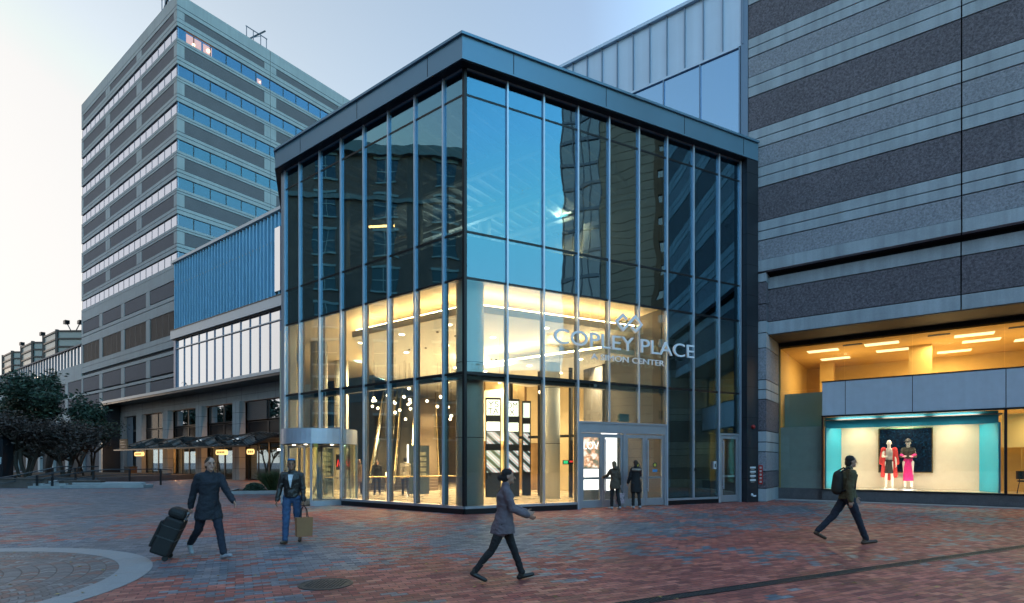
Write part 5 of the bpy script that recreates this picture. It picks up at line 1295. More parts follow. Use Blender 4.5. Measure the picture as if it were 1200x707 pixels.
def person(label, loc, rz, H=1.75, cat='person', skin=SKIN1, hair=(.06,.045,.03), hairstyle='short', legs=((.0, .0), (.0, .0)), arms=((.0, .05, .1), (.0, .05, .1)), lean=.03, turn=0.0,
           top=None, trousers=None, shoes=None, fem=False, vox=.009, name='person', group=None):
    """faces local +Y. legs/arms: (left, right) with left = -X. top = dict(color, hem, kind)"""
    k = H/1.75; root = empty(name, loc, label, cat, group, rz)
    hipw = .095; shw = .155 if fem else .178
    J = {}
    low = 9
    for i, s in enumerate((-1, 1)):
        a, kn = legs[i]; h = V(s*hipw, 0, .93); kne = h+V(s*.0, math.sin(a), -math.cos(a))*.44; ank = kne+V(0, math.sin(a-kn), -math.cos(a-kn))*.43
        fa = (a-kn)*.75 if (a-kn) < 0 else (a-kn)*.6     # foot pitch follows the shin
        toe = ank+V(s*.03, math.cos(fa)*.145, math.sin(fa)*.145-.055); heel = ank+V(0, -.040*math.cos(fa), -.055-.04*math.sin(fa))
        J['hip', s], J['kne', s], J['ank', s], J['toe', s], J['heel', s] = h, kne, ank, toe, heel
        low = min(low, toe.z-.035, heel.z-.038)
    dz = -low
    for key in list(J): J[key] = J[key]+V(0, 0, dz)
    pel = V(0, 0, .95+dz)
    def up(x, y, z):                                   # upper body with lean
        return pel+V(x, y+(z)*math.sin(lean), z*math.cos(lean))
    for i, s in enumerate((-1, 1)):
        a, ab, eb = arms[i][:3]; inn = arms[i][3] if len(arms[i]) > 3 else 0.0
        sh = up(s*shw, 0, .465); el = sh+V(s*math.sin(ab), math.sin(a)*math.cos(ab), -math.cos(a)*math.cos(ab))*.29
        wr = el+V(s*math.sin(ab*.6)-s*math.sin(inn), math.sin(a+eb)*math.cos(ab), -math.cos(a+eb)*math.cos(ab)).normalized()*.255
        J['sh', s], J['el', s], J['wr', s] = sh, el, wr
    neck = up(0, .005, .53); head = up(0, .03, .675)
    def S(v): return Vector(v)*k
    ct, st = math.cos(turn), math.sin(turn)
    def hd(x, y, z): return S(head+V(x*ct-y*st, x*st+y*ct, z))
    # ---- body: one skin
    b = MB()
    def c_(p, q, r0, r1, **kw): caps(b, S(p), S(q), r0*k, r1*k, **kw)
    c_(up(0, 0, .02), up(0, 0, .16), .125, .115, fl=.72); c_(up(0, 0, .16), up(0, .005, .34), .110, .125, fl=.70); c_(up(-shw*.75, 0, .44), up(shw*.75, 0, .44), .055, .055)
    c_(up(0, 0, .45), neck, .060, .054); c_(neck, up(0, .02, .60), .054, .052)
    ell(b, hd(0, -.008, .03), .074*k, .092*k, .098*k); ell(b, hd(0, .022, -.045), .056*k, .062*k, .066*k); c_(head+V(-.085*st, .085*ct, .01), head+V(-.108*st, .108*ct, -.022), .009, .014)
    ell(b, hd(0, .072, -.085), .024*k, .018*k, .018*k); 
    for s in (-1, 1): ell(b, hd(s*.076, -.008, -.005), .010*k, .020*k, .031*k, 8); ell(b, hd(s*.03, .066, .03), .022*k, .014*k, .009*k, 8)
    for i, s in enumerate((-1, 1)):
        c_(J['hip', s], J['kne', s], .082, .055); c_(J['kne', s], J['ank', s], .054, .038); c_(J['heel', s], J['toe', s], .036, .030)
        c_(J['sh', s], J['el', s], .052, .041); c_(J['el', s], J['wr', s], .040, .027)
        # hand: palm, four unequal curled fingers, thumb leaving the side of the palm
        w = J['wr', s]; d = (w-J['el', s]).normalized(); side = V(0, 1, 0)-d*d.y
        if side.length < .2: side = V(0, 0, 1)-d*d.z
        side.normalize(); pal = d.cross(side)*(-s)       # palm faces the body
        if pal.x*s > 0: pal = -pal
        c_(w, w+d*.075, .027, .036, fl=.45, ax=side); curl = arms[i][4] if len(arms[i]) > 4 else .5
        for m, (o_, l) in enumerate(((.030, .072), (.010, .080), (-.010, .074), (-.029, .058))):
            p0 = w+d*.075+side*o_; d1 = (d*math.cos(curl*.6)+pal*math.sin(curl*.6)); p1 = p0+d1*l*.5; d2 = (d*math.cos(curl*1.7)+pal*math.sin(curl*1.7)); p2 = p1+d2*l*.5
            c_(p0-d*.02, p1, .0095, .009, n=8); c_(p1, p2, .009, .0075, n=8)
        p0 = w+d*.022+side*.026; p1 = p0+(d*.6+side*.75+pal*.3).normalized()*.04; p2 = p1+(d*.9+side*.15+pal*.4).normalized()*.033
        c_(p0, p1, .012, .010, n=8); c_(p1, p2, .010, .0085, n=8)
    organic(b, 'body', skin, root, vox*.85, 2)
    # ---- face and hair
    if skin is not None:
        for s in (-1, 1):
            e_ = MB(); ell(e_, hd(s*.031, .0785, .016), .014*k, .008*k, .0075*k, 8); e_.build('eye', EYE, root, local=True, smooth=True)
        e_ = MB(); caps(e_, hd(-.020, .082, -.052), hd(.020, .082, -.052), .006*k, .006*k, n=6); e_.build('mouth', LIP, root, local=True, smooth=True)
    if skin is not None and name == 'person':
        for s in (-1, 1): e_ = MB(); caps(e_, hd(s*.018, .083, .036), hd(s*.048, .072, .038), .006*k, .004*k, n=6); e_.build('eyebrow', EYE, root, local=True, smooth=True)
    if hairstyle:
        h = MB(); ell(h, hd(0, -.022, .046), .083*k, .092*k, .090*k); ell(h, hd(0, -.050, -.01), .080*k, .060*k, .090*k)
        if hairstyle == 'bun': ell(h, hd(0, -.125, -.015), .042*k, .045*k, .042*k); ell(h, hd(0, -.035, .0), .082*k, .066*k, .085*k)
        if hairstyle == 'long': ell(h, hd(0, -.065, -.09), .072*k, .042*k, .13*k); ell(h, hd(0, -.01, .06), .083*k, .09*k, .08*k)
        organic(h, 'hair', M('hair_'+str(int(hair[0]*1000)), hair, .8, var=.35, scale=40, bump=1, bscale=60), root, vox*.8, 1, fold=.008)
    # ---- clothes
    if trousers:
        t = MB(); wide = trousers.get('w', 1.0)
        caps(t, S(up(0, 0, .0)), S(up(0, 0, .14)), .135*k, .122*k, fl=.76)
        for s in (-1, 1):
            caps(t, S(J['hip', s]), S(J['kne', s]), .096*k, .070*wide*k); caps(t, S(J['kne', s]), S(J['ank', s]+V(0, 0, .01)), .068*wide*k, .056*wide*k)
        organic(t, 'trousers', trousers['m'], root, vox, 2, fold=.009)
    if shoes:
        for s in (-1, 1):
            t = MB(); caps(t, S(J['heel', s]+V(0, -.005, 0)), S(J['toe', s]+V(0, .02, -.002)), .046*k, .040*k, fl=.85, ax=(1, 0, 0)); caps(t, S(J['ank', s]+V(0, 0, .015)), S((J['heel', s]+J['ank', s])/2), .046*k, .048*k)
            o = organic(t, 'shoe', shoes, root, vox, 1)
    if top:
        t = MB(); kd = top['kind']; th = top.get('th', .018); bulk = kd in ('coat', 'jacket', 'parka')
        hem = top['hem']/k-pel.z; fl_ = top.get('flare', .02); dp = top.get('deep', .0)
        rings = [(.515, .075, .060), (.485, .125, .075), (.455, .168 if not fem else .150, .095), (.38, .160+th if not fem else .146+th, .112+th), (.28, .146+th if not fem else .132+th, .105+th), (.16, .134+th if not fem else .118+th, .098+th), (.04, .140+th+fl_*.3, .108+th+fl_*.2)]
        rings = [r for r in rings if r[0] > hem+.03]
        last = rings[-1]; rings.append((hem, max(last[1], .142+th+fl_) if hem < .1 else last[1]*.98, max(last[2], .112+th+fl_*.8+dp) if hem < .1 else last[2]*.98))
        n = 24; vs = []
        for z, rx, ry in rings: c = up(0, .004, z); vs += [S(c+V(rx*math.cos(2*math.pi*q/n), ry*math.sin(2*math.pi*q/n), 0)) for q in range(n)]
        fs = [(i*n+q, i*n+(q+1) % n, (i+1)*n+(q+1) % n, (i+1)*n+q) for i in range(len(rings)-1) for q in range(n)]+[tuple(range(n)), tuple(range((len(rings)-1)*n, len(rings)*n))]
        t.add(vs, fs)
        if hem < -.1:
            for s in (-1, 1): caps(t, S(J['hip', s]+V(0, 0, -.02)), S(J['hip', s].lerp(J['kne', s], min(.85, max(.1, (-hem-.05)/.44)))), (.088+th*.6)*k, (.090+th*.6)*k)
        if bulk:
            caps(t, S(neck+V(0, -.008, -.05)), S(neck+V(0, -.004, .025)), .080*k, .070*k, fl=.95)
        for s in (-1, 1):
            caps(t, S(up(s*.06, 0, .50)), S(J['sh', s]), .050*k, (.052+th*.55)*k)
            caps(t, S(J['sh', s]), S(J['el', s]), (.052+th*.6)*k, (.046+th*.7)*k); caps(t, S(J['el', s]), S(J['wr', s]-(J['wr', s]-J['el', s]).normalized()*.01), (.045+th*.7)*k, (.036+th*.6)*k)
        if top.get('hood'): ell(t, S(neck+V(0, -.09, .02)), .115*k, .075*k, .080*k)
        organic(t, kd, top['m'], root, vox, 2, fold=.011)
    root['J'] = 0; del root['J']
    return root, {q: S(v) for q, v in J.items()}, S(head), k
def at(root, v): return (Matrix.Translation(root.location) @ Matrix.Rotation(root.rotation_euler.z, 4, 'Z')) @ Vector(v)
def fabric(name, col, rough=.85): return M(name, col, rough, var=.22, scale=9, bump=.9, bscale=11)
NAVY = fabric('navy_wool', (.014,.017,.026)); BLACKC = fabric('black_cloth', (.010,.010,.012)); DENIM = fabric('blue_denim', (.035,.075,.16)); DKDEN = fabric('dark_denim', (.012,.016,.030))
LEATH = M('black_leather', (.018,.016,.015), .38, var=.2, scale=6, bump=.5, bscale=25); MAUVE = fabric('grey_mauve_wool', (.125,.098,.115)); OLIVE = fabric('olive_cloth', (.075,.065,.030)); BROWN = fabric('brown_olive_cloth', (.075,.055,.038))
WHITE = fabric('white_cotton', (.60,.62,.66)); SHOEB = M('brown_leather', (.06,.035,.022), .45); SHOEK = M('black_shoe', (.012,.012,.012), .4); SHOEG = M('grey_trainer', (.30,.31,.34), .6); LIGHTJ = fabric('pale_jacket', (.36,.30,.23)); TANC = fabric('tan_coat', (.16,.10,.06))
def heading(dx, dy): return math.atan2(-dx, dy)
# 1 man with the wheeled case
P1, J1, H1, k1 = person('person in a dark navy coat striding and pulling a black wheeled suitcase', (-5.20, 9.45, 0), heading(.80, -.62), 1.75, skin=SKIN1, hair=(.055,.032,.018),
    legs=((.42, .04), (-.36, .52)), arms=((.55, .16, .25), (-.42, .10, .12, 0, 1.2)), lean=.05, turn=-.12, top=dict(kind='coat', m=NAVY, hem=.66, flare=.03, th=.024), trousers=dict(m=DKDEN), shoes=SHOEG)
# 2 man in the leather jacket
P2, J2, H2, k2 = person('person in a black leather jacket and blue jeans carrying a brown paper bag', (-4.45, 11.15, 0), heading(.16, -.98), 1.68, skin=SKIN2, hair=(.012,.010,.010),
    legs=((-.20, .30), (.24, .06)), arms=((.05, .16, .15, 0, 1.3), (.02, .22, .30)), lean=.02, turn=.15, top=dict(kind='jacket', m=LEATH, hem=.93, flare=.0, th=.022), trousers=dict(m=DENIM, w=1.08), shoes=SHOEB)
g = MB(); r3 = [(.004, .120, .153, 1.17), (.034, .120, .161, 1.33), (.052, .07, .128, 1.445)]
for (w0, a0, b0, z0), (w1, a1, b1, z1) in zip(r3[:-1], r3[1:]): g.hexa([V(-w0, a0, z0)*k2, V(w0, a0, z0)*k2, V(w0, b0, z0)*k2, V(-w0, b0, z0)*k2], [V(-w1, a1, z1)*k2, V(w1, a1, z1)*k2, V(w1, b1, z1)*k2, V(-w1, b1, z1)*k2])
g.build('shirt', WHITE, P2, local=True)
g = MB(); h = H2; hx = lambda x, y, z: h+V(x*math.cos(.15)-y*math.sin(.15), x*math.sin(.15)+y*math.cos(.15), z)*k2
for s in (-1, 1): caps(g, hx(s*.012, .072, .115), hx(s*.055, .060, .112), .018, .018, n=8)
g.build('sunglasses', M('blue_lens', (.02,.22,.55), .12, metal=.3), P2, local=True, smooth=True)
g = MB(); caps(g, V(-.135, .0, .955)*k2, V(.135, .0, .955)*k2, .02, .02); g.build('belt', BLACKC, P2, local=True)
for s in (-1, 1):
    g = MB(); r4 = [(.010, .150, 1.165), (.050, .163, 1.33), (.075, .118, 1.47)]
    for (w0, y0, z0), (w1, y1, z1) in zip(r4[:-1], r4[1:]): g.hexa([V(s*w0, y0-.02, z0)*k2, V(s*(w0+.045), y0-.03, z0+.02)*k2, V(s*(w0+.045), y0-.004, z0+.02)*k2, V(s*w0, y0+.006, z0)*k2], [V(s*w1, y1-.02, z1)*k2, V(s*(w1+.045), y1-.03, z1-.01)*k2, V(s*(w1+.045), y1-.004, z1-.01)*k2, V(s*w1, y1+.006, z1)*k2])
    g.build('lapel', LEATH, P2, local=True)
# 3 woman crossing in the foreground
P3, J3, H3, k3 = person('person with a dark hair bun in a grey mauve coat striding past the corner post', (-.12, 7.62, 0), heading(.995, .06), 1.56, skin=SKIN3, hair=(.012,.010,.010), hairstyle='bun', fem=True,
    legs=((.36, .02), (-.40, .26)), arms=((.30, .08, 1.0, .25), (.38, .10, .75, .2)), lean=.07, top=dict(kind='coat', m=MAUVE, hem=.66, flare=.045, th=.026, deep=.03), trousers=dict(m=BLACKC, w=.9), shoes=SHOEK)
# 4 man at right
P4, J4, H4, k4 = person('person in an olive jacket with a dark backpack walking past the shop window', (6.75, 11.1, 0), heading(.985, -.16), 1.78, skin=SKIN3, hair=(.015,.012,.010),
    legs=((-.52, .22), (.36, .03)), arms=((.22, .08, .35), (-.25, .10, .3)), lean=.06, top=dict(kind='jacket', m=OLIVE, hem=.90, flare=.01, th=.03), trousers=dict(m=DKDEN), shoes=SHOEB)
g = MB(); caps(g, V(0, -.19, 1.10), V(0, -.17, 1.36), .125, .11, fl=.85); bp = organic(g, 'melt', fabric('backpack_cloth', (.022,.020,.016)), P4, .012, 2)
bp.parent = None; bp.name = 'backpack'; bp.location = P4.location; bp.rotation_euler = P4.rotation_euler; tag(bp, 'dark backpack on the back of the person in the olive jacket', 'backpack')
g = MB()
for s in (-1, 1): g.tube([V(s*.10, -.16, 1.44), V(s*.115, -.02, 1.525), V(s*.12, .135, 1.38), V(s*.14, .09, 1.12), V(s*.12, -.14, 1.06)], .018, 6)
st_ = g.build('strap', BLACKC, bp, local=True)
# 5, 6 women at the doors
q = FR.p(5.30, -.62); P5, J5, H5, k5 = person('person in a short brown hooded coat reaching for the entrance door', (q.x, q.y, 0), heading(-.35, .94), 1.62, skin=SKIN1, hair=(.20,.13,.07), hairstyle='long', fem=True,
    legs=((.12, .1), (-.14, .15)), arms=((.75, .15, .6), (.05, .26, .15)), lean=.04, top=dict(kind='coat', m=BROWN, hem=.72, flare=.03, th=.026, hood=True), trousers=dict(m=BLACKC), shoes=SHOEG, vox=.011)
q = FR.p(6.18, -.66); P6, J6, H6, k6 = person('person in a long black parka with a pale fur hood at the entrance doors', (q.x, q.y, 0), heading(-.15, .98), 1.66, skin=SKIN1, hair=(.05,.03,.02), hairstyle='short', fem=True,
    legs=((.05, .05), (-.10, .12)), arms=((.1, .2, .4), (.70, .25, .5)), lean=.03, top=dict(kind='parka', m=BLACKC, hem=.58, flare=.03, th=.032), trousers=dict(m=BLACKC), shoes=SHOEG, vox=.011)
g = MB()
for i in range(14):
    a = math.pi*(.15+.7*i/13)+math.pi; ell(g, V(.155*math.cos(a), -.02+.13*math.sin(a), 1.435)*k6, .05, .05, .045, 8)
organic(g, 'fur_trim', M('fur', (.36,.30,.25), .95, var=.4, scale=30, bump=1), P6, .011, 1)
# inside the hall
for (u, Y, lab, col, hd_, H_, sd_) in ((421, 27.0, 'person in a tan coat walking inside, nearest the revolving door', TANC, (.3, -.95), 1.72, 1), (442, 26.8, 'person in a black jacket inside, between the tan coat and the pale jacket', BLACKC, (.1, -1), 1.66, 2), (475, 26.2, 'person in a pale jacket walking inside before the dark stair', LIGHTJ, (-.3, .95), 1.80, 3)):
    person(lab, (px(u, Y), Y, .03), heading(*hd_), H_, skin=SKIN3, hair=(.02,.015,.012), legs=((.25, .1), (-.25, .25)) if sd_ != 2 else ((-.2, .2), (.22, .05)), arms=((-.2, .1, .3), (.25, .1, .4)), top=dict(kind='jacket', m=col, hem=.85 if sd_ != 1 else .6, flare=.015, th=.028),
           trousers=dict(m=DKDEN if sd_ != 1 else BLACKC), shoes=SHOEB, vox=.014)
# mannequins
WAX = M('mannequin_white', (.62,.56,.47), .4); REDC = fabric('red_coat', (.55,.035,.03)); BLK = fabric('black_skirt', (.02,.017,.014), .5); PINK = fabric('magenta_knit', (.55,.01,.14)); OLV = fabric('dark_knit', (.045,.04,.025))
def mannequin(x, label, look):
    v = FP.p(x, 2.85); r_, J_, H_, k_ = person(label, (v.x, v.y, .55), FP_rot+math.pi, 1.93, cat='mannequin', name='mannequin', skin=WAX, hairstyle=None, fem=True, legs=((.03, .03), (-.03, .03)),
        arms=((.12, .14, .12), (.35, .12, 1.2, .45)) if look == 1 else ((.3, .2, 1.25, .55), (.3, .2, 1.25, .55)), lean=0, top=dict(kind='top', m=BLK if look == 1 else OLV, hem=1.10, flare=-.02, th=.006) if look == 2 else None, vox=.012)
    g = MB(); g.cyl((0, 0), .28, -.03, .0, 20); g.build('stand', MT['silver'], r_, local=True)
    return r_, J_, H_, k_
FP_rot = math.atan2(-.6015, .799)
m1, J_, H_, k_ = mannequin(4.70, 'white mannequin in an open red coat and black leather skirt', 1)
g = MB(); caps(g, V(0, 0, 1.06)*k_, V(0, 0, .56)*k_, .150, .170, fl=.8, flat=True); organic(g, 'skirt', BLK, m1, .012, 1)
g = MB(); caps(g, V(0, 0, 1.08)*k_, V(0, .0, 1.34)*k_, .145, .17, fl=.72); organic(g, 'top', fabric('print_top', (.30,.27,.24)), m1, .012, 1)
g = MB()
for s in (-1, 1):
    caps(g, J_['sh', s]+V(s*.02, 0, 0), J_['sh', s]+V(s*.09, 0, -.55), .085, .085); caps(g, V(s*.12, -.02, 1.44)*k_, V(s*.19, -.02, .48)*k_, .065, .085, fl=1.5, ax=(1, 0, 0)); 
caps(g, V(0, -.10, 1.40)*k_, V(0, -.13, .48)*k_, .12, .20, fl=.45); organic(g, 'open_coat', REDC, m1, .012, 2)
m2, J_, H_, k_ = mannequin(5.33, 'white mannequin in a dark knit top, long magenta skirt and brimmed hat', 2)
g = MB(); caps(g, V(0, 0, 1.10)*k_, V(0, 0, .30)*k_, .150, .175, fl=.85, flat=True); organic(g, 'skirt', PINK, m2, .012, 1)
g = MB()
for s in (-1, 1): caps(g, J_['el', s]*.8+J_['sh', s]*.2, J_['wr', s], .062, .05)
organic(g, 'wrap', PINK, m2, .012, 2)
g = MB(); ell(g, H_+V(0, 0, .07)*k_, .16, .17, .018); ell(g, H_+V(0, 0, .10)*k_, .095, .10, .075); ell(g, H_+V(0, -.02, -.03)*k_, .085, .10, .10); organic(g, 'hat', BLK, m2, .012, 1)

# ------------------------------------------------------------------ carried things
hp = at(P1, J1['wr', 1]*1.0); SU = empty('suitcase', (0, 0, 0), 'black soft wheeled suitcase tilted behind the person in the navy coat', 'suitcase')
hand = at(P1, J1['wr', 1]+(J1['wr', 1]-J1['el', 1]).normalized()*.10)
wheel = Vector((-5.80, 9.28, .045)); ax_ = (hand-wheel); hor = Vector((ax_.x, ax_.y, 0)).normalized(); SU.location = (wheel.x, wheel.y, 0)
upv = ax_.normalized(); side = upv.cross(Vector((0, 0, 1))).normalized(); outv = side.cross(upv).normalized()
if outv.z < 0: outv = -outv
def sbox(a0, a1, s0, s1, o0, o1, mb):
    def q(a, s, o): return wheel+upv*a+side*s+outv*o
    return mb.hexa([q(a0, s0, o0), q(a0, s1, o0), q(a0, s1, o1), q(a0, s0, o1)], [q(a1, s0, o0), q(a1, s1, o0), q(a1, s1, o1), q(a1, s0, o1)])
CASE = M('case_nylon', (.009,.009,.010), .7, var=.2, bump=.3)
g = MB(); sbox(.02, .66, -.22, .22, -.02, .26, g); b_ = g.build('case_body', CASE, SU, bevel=.035)
g = MB(); sbox(.10, .56, -.18, .18, .26, .31, g); g.build('front_pocket', CASE, b_, bevel=.02)
g = MB(); sbox(.66, .82, -.20, .20, .0, .27, g); g.build('top_bag', CASE, SU, bevel=.06)
g = MB(); L_a = ax_.length
for s in (-.09, .09): g.tube([wheel+upv*.6+side*s, wheel+upv*(L_a-.01)+side*s], .010, 6)
g.tube([wheel+upv*(L_a-.01)+side*-.10, wheel+upv*(L_a-.01)+side*.10], .016, 8); g.build('pull_handle', MT['silver_flat'], SU)
for s in (-.18, .18):
    g = MB(); c = wheel+side*s; g.tube([c-side*.02, c+side*.02], .045, 14); g.build('wheel', MT['rubber'], SU)
g = MB(); sbox(.30, .32, -.225, .225, -.025, .268, g); sbox(.50, .515, -.225, .225, -.025, .268, g); g.build('piping', MT['iron'], b_)
hand = at(P2, J2['wr', -1]+(J2['wr', -1]-J2['el', -1]).normalized()*.10)
e = empty('paper_bag', (hand.x, hand.y, hand.z-.62), 'brown paper carrier bag hanging from the hand of the person in jeans', 'bag')
f = Frame(hand.x, hand.y, .80, .60); z = hand.z
g = MB(); g.hexa([f.p(-.15, -.065, z-.62), f.p(.15, -.065, z-.62), f.p(.15, .065, z-.62), f.p(-.15, .065, z-.62)], [f.p(-.16, -.07, z-.24), f.p(.16, -.07, z-.24), f.p(.16, .07, z-.24), f.p(-.16, .07, z-.24)]); g.build('bag_body', M('kraft_paper', (.30,.145,.065), .8, var=.1), e)
g = MB()
for s in (-.05, .05): g.tube([f.p(-.07, s, z-.25), f.p(-.05, s*.6, z-.08), f.p(0, 0, z), f.p(.05, s*.6, z-.08), f.p(.07, s, z-.25)], .008, 6)
g.build('handle', BLACKC, e)
q = FR.p(5.72, -.72); hand = at(P5, J5['wr', 1]+(J5['wr', 1]-J5['el', 1]).normalized()*.09)
e = empty('floral_bag', (q.x, q.y, .45), 'pink patterned shopping bag hanging between the two people at the doors', 'bag')
def flor():
    m, nt, b = newmat('flower_print'); N = nt.nodes; L = nt.links; tc = N.new('ShaderNodeTexCoord'); n = N.new('ShaderNodeTexVoronoi'); n.inputs['Scale'].default_value = 12; L.new(tc.outputs['Object'], n.inputs['Vector'])
    cr = N.new('ShaderNodeValToRGB'); e_ = cr.color_ramp.elements; e_[0].color = (.4,.05,.10,1); e_[1].color = (.02,.02,.05,1); x_ = e_.new(.35); x_.color = (.45,.35,.38,1); L.new(n.outputs['Distance'], cr.inputs[0]); L.new(cr.outputs[0], b.inputs['Base Color']); return m
f = Frame(hand.x, hand.y, .9, .43); zz = hand.z
g = MB(); g.hexa([f.p(-.16, -.06, zz-.60), f.p(.16, -.06, zz-.60), f.p(.16, .06, zz-.60), f.p(-.16, .06, zz-.60)], [f.p(-.18, -.05, zz-.22), f.p(.18, -.05, zz-.22), f.p(.18, .05, zz-.22), f.p(-.18, .05, zz-.22)]); g.build('bag_body', flor(), e, bevel=.02)
g = MB()
for s in (-.04, .04): g.tube([f.p(-.08, s, zz-.23), f.p(0, s*.3, zz), f.p(.08, s, zz-.23)], .008, 6)
g.build('handle', BLACKC, e)
e.location = (hand.x, hand.y, zz-.6)
for ch in e.children: ch.location = Vector((q.x, q.y, .45))-Vector(e.location)

for x_, y_, h_, s_, lab in ((16.5, -1.0, 9.0, 41, 'bare-branched street tree behind the view, mirrored low in the right glass'), (24.5, -3.5, 10.0, 42, 'taller street tree further down the kerb behind the view')):
    tree('street_tree', x_, y_, 0, h_, .9, .16, 'leaf_olive', lab, s_, 2600, .14, .3, width=6.5, group='street trees behind the view')
# ------------------------------------------------------------------ light
def area(name, loc, size, power, col=(1, .78, .48), rot=(0, 0, 0), sy=None, spread=None):
    l = bpy.data.lights.new(name, 'AREA'); l.energy = power; l.color = col; l.size = size
    if sy: l.shape = 'RECTANGLE'; l.size_y = sy
    if spread: l.spread = spread
    o = bpy.data.objects.new(name, l); COL.objects.link(o); o.location = loc; o.rotation_euler = rot; return o
def point(name, loc, power, col=(1, .72, .42), r=.08):
    l = bpy.data.lights.new(name, 'POINT'); l.energy = power; l.color = col; l.shadow_soft_size = r
    o = bpy.data.objects.new(name, l); COL.objects.link(o); o.location = loc; return o
# hall ceiling lamps, each with an upward fill below it
for x, y in ((-15.6, -1.2), (-14.2, .8), (-19, -4.2), (-12.5, -8.6), (-8.5, -8.6), (-13.5, -5.0), (-9.5, -4.9), (-17, -1.5), (-20.5, 2.5), (-10, -.5), (-6, -2.5)):
    v = FP.p(x, y); low = (x > -12.5 and y > -4.6)
    area('hall_ceiling_lamp', (v.x, v.y, 5.90 if low else 6.70), 1.0, 42, spread=R(115))
    area('hall_up_fill', (v.x, v.y, 2.6), 1.4, 12, rot=(math.pi, 0, 0))  # upward fill added to brighten the ceiling, no fixture here
for x, y in ((-19.5, -4.5), (-24, 1.0)):
    v = FP.p(x, y); area('hall_side_lamp', (v.x, v.y, 7.3), .8, 60)
for x, y, e_ in ((-7.0, 31.0, 40), (-4.6, 33.5, 40), (-6.2, 28.2, 25), (-2.2, 27.5, 22)): area('stair_lamp', (x, y, 6.68), .8, e_, (1, .74, .42), spread=R(130))
# shop lamps and display fills
for x, y in ((3.0, 5.0), (6.5, 4.6), (9.8, 4.8), (6.5, 7.6)):
    v = FP.p(x, y); area('shop_ceiling_lamp', (v.x, v.y, 6.55), .9, 16, (1, .74, .38)); 
    area('shop_up_lamp', (v.x, v.y, 4.6), 1.2, 8, (1, .70, .32), (math.pi, 0, 0))
for x in (3.6, 5.2, 6.8):
    v = FP.p(x, 2.16); area('display_foot_fill', (v.x, v.y, .57), 1.3, 3.2, (1, .90, .74), (R(142), 0, math.atan2(-.6015, .799)), sy=.06); area('display_header_fill', (v.x, v.y, 3.44), 1.3, 1.1, (1, .92, .80), (R(35), 0, math.atan2(-.6015, .799)), sy=.06)  # fill strips added to brighten the mannequins and the teal header
    v = FP.p(x, 2.62); area('display_spot', (v.x, v.y, 3.32), .35, 8, (1, .84, .62), (R(-12), 0, math.atan2(-.6015, .799)))
v = FP.p(1.5, YG+.55); area('screen_lamp', (v.x, v.y, 1.2), .7, 2.6, (1, .78, .40), (R(90), 0, math.atan2(-.6015, .799)))
v = FP.p(9.8, 3.6); area('shop_front_lamp', (v.x, v.y, 3.4), .8, 10, (1, .74, .36))
# entrance side: warm lamps under the awning
for x in (-62, -54.5, -47, -39.5):
    v = FP.p(x, .0); point('awning_lamp', (v.x, v.y, 2.7), 20, (1, .50, .20))
v = FP.p(-63.4, 2.3); point('shopfront_lamp', (v.x, v.y, 2.6), 6, (1, .62, .30))
v = FP.p(-37.3, 1.95); area('upper_room_lamp', (v.x, v.y, 5.2), .5, 4, (1, .6, .25))
# upper floor of the pavilion: fill lights added to brighten deck and back wall
v = FP.p(-12, -4.5); area('upper_floor_fill', (v.x, v.y, 10.5), 2.0, 40, (1, .86, .66), (math.pi, 0, 0))
v = FP.p(-7.5, -2.2); area('upper_wall_fill', (v.x, v.y, 13.2), .4, 80, (1, .74, .42))
# dusk: sun just above the skyline behind the tower, weak and wide; Nishita sky
SUN_AZ, SUN_EL = -67.0, 3.0
su = bpy.data.lights.new('sun', 'SUN'); su.energy = .012; su.angle = R(8); su.color = (1, .72, .45)
so = bpy.data.objects.new('sun', su); COL.objects.link(so)
sdir = Vector((math.sin(R(SUN_AZ))*math.cos(R(SUN_EL)), math.cos(R(SUN_AZ))*math.cos(R(SUN_EL)), math.sin(R(SUN_EL))))
so.rotation_euler = sdir.to_track_quat('Z', 'Y').to_euler(); so.location = (-30, 20, 60)
w = bpy.data.worlds.new('World'); sc.world = w; w.use_nodes = True; nt = w.node_tree
sk = nt.nodes.new('ShaderNodeTexSky'); sk.sky_type = 'NISHITA'; sk.sun_disc = False; sk.sun_elevation = R(SUN_EL); sk.sun_rotation = R(SUN_AZ)
sk.air_density = 1.0; sk.dust_density = 1.0; sk.ozone_density = 1.0
# clear dusk: pale and hazy towards the afterglow, deeper blue overhead and opposite it
def wnode(t, **kw):
    n = nt.nodes.new(t)
    for k_, v_ in kw.items(): setattr(n, k_, v_)
    return n
tcw = wnode('ShaderNodeTexCoord'); dt = wnode('ShaderNodeVectorMath', operation='DOT_PRODUCT'); dt.inputs[1].default_value = tuple(sdir)
nt.links.new(tcw.outputs['Generated'], dt.inputs[0])
mr = wnode('ShaderNodeMapRange'); mr.inputs[1].default_value = -1; mr.inputs[2].default_value = 1; nt.links.new(dt.outputs['Value'], mr.inputs[0])
def wramp(stops):
    n = wnode('ShaderNodeValToRGB'); e = n.color_ramp.elements
    e[0].position = (stops[0][0]+1)/2; e[0].color = (*stops[0][1], 1); e[1].position = (stops[-1][0]+1)/2; e[1].color = (*stops[-1][1], 1)
    for d_, c_ in stops[1:-1]: q = e.new((d_+1)/2); q.color = (*c_, 1)
    nt.links.new(mr.outputs[0], n.inputs[0]); return n.outputs[0]
hs = wnode('ShaderNodeHueSaturation'); nt.links.new(sk.outputs[0], hs.inputs['Color'])
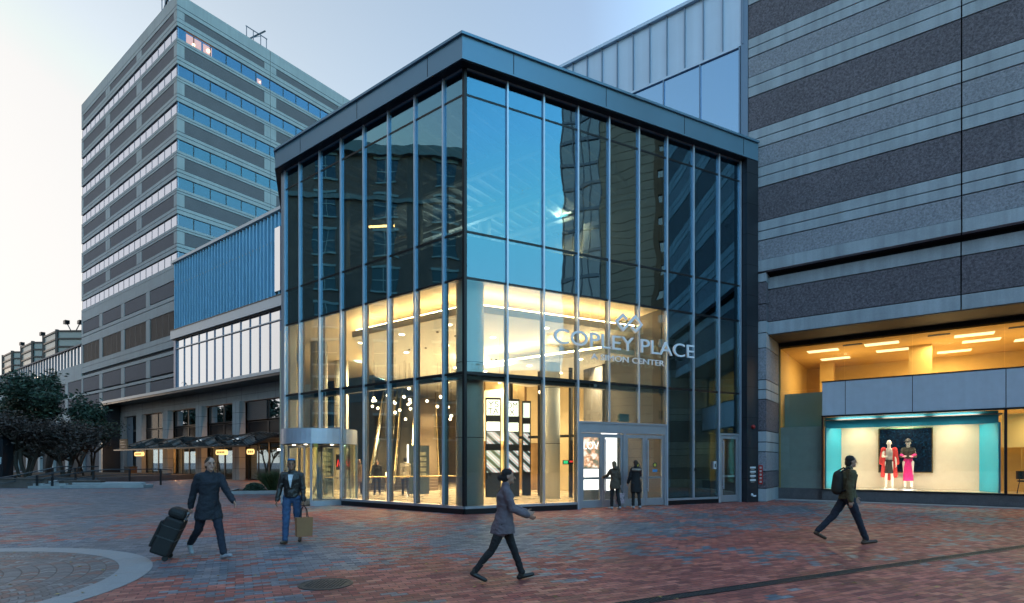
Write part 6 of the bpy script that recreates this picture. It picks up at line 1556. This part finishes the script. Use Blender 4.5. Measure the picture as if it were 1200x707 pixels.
rs = wnode('ShaderNodeRGBToBW'); nt.links.new(wramp([(-.2, (1.0,)*3), (.2, (.85,)*3), (.8, (.5,)*3)]), rs.inputs[0]); nt.links.new(rs.outputs[0], hs.inputs['Saturation'])
mn = wnode('ShaderNodeVectorMath', operation='MINIMUM'); mn.inputs[1].default_value = (1.46, 1.42, 1.38); nt.links.new(hs.outputs[0], mn.inputs[0])
cl = wnode('ShaderNodeVectorMath', operation='MULTIPLY'); nt.links.new(mn.outputs[0], cl.inputs[0])
sc2_ = wnode('ShaderNodeVectorMath', operation='SCALE'); sc2_.inputs['Scale'].default_value = 3.0
nt.links.new(wramp([(a_, tuple(v_/3 for v_ in c_)) for a_, c_ in ((-.7, (.66, 1.20, 1.50)), (-.1, (1.22, 1.66, 2.25)), (-.01, (1.16, 1.42, 1.80)), (.24, (.66, .71, .84)), (.40, (.60, .64, .72)), (.62, (.55, .565, .60)), (.8, (.535, .545, .555)), (.95, (.62, .61, .595)))]), sc2_.inputs[0]); nt.links.new(sc2_.outputs[0], cl.inputs[1])
nt.links.new(cl.outputs[0], nt.nodes['Background'].inputs[0]); nt.nodes['Background'].inputs[1].default_value = .15
# ------------------------------------------------------------------ camera
cam = bpy.data.cameras.new('camera'); co = bpy.data.objects.new('camera', cam); COL.objects.link(co)
co.location = (0, 0, 1.65); co.rotation_euler = (math.pi/2, 0, 0)
cam.sensor_width = 36; cam.lens = 646/1200*36; cam.shift_y = (541-353.5)/1200; cam.clip_start = .1; cam.clip_end = 3000
sc.camera = co
sc.render.engine = 'CYCLES'
sc.view_settings.view_transform = 'Standard'; sc.view_settings.look = 'None'; sc.view_settings.exposure = 3.0; sc.view_settings.gamma = 1
sc.cycles.use_denoising = True
try: sc.cycles.denoiser = 'OPENIMAGEDENOISE'
except Exception: pass
sc.cycles.max_bounces = 10; sc.cycles.diffuse_bounces = 4; sc.cycles.glossy_bounces = 5; sc.cycles.transmission_bounces = 6; sc.cycles.transparent_max_bounces = 24
sc.cycles.caustics_reflective = False; sc.cycles.caustics_refractive = False; sc.cycles.sample_clamp_indirect = 4.0
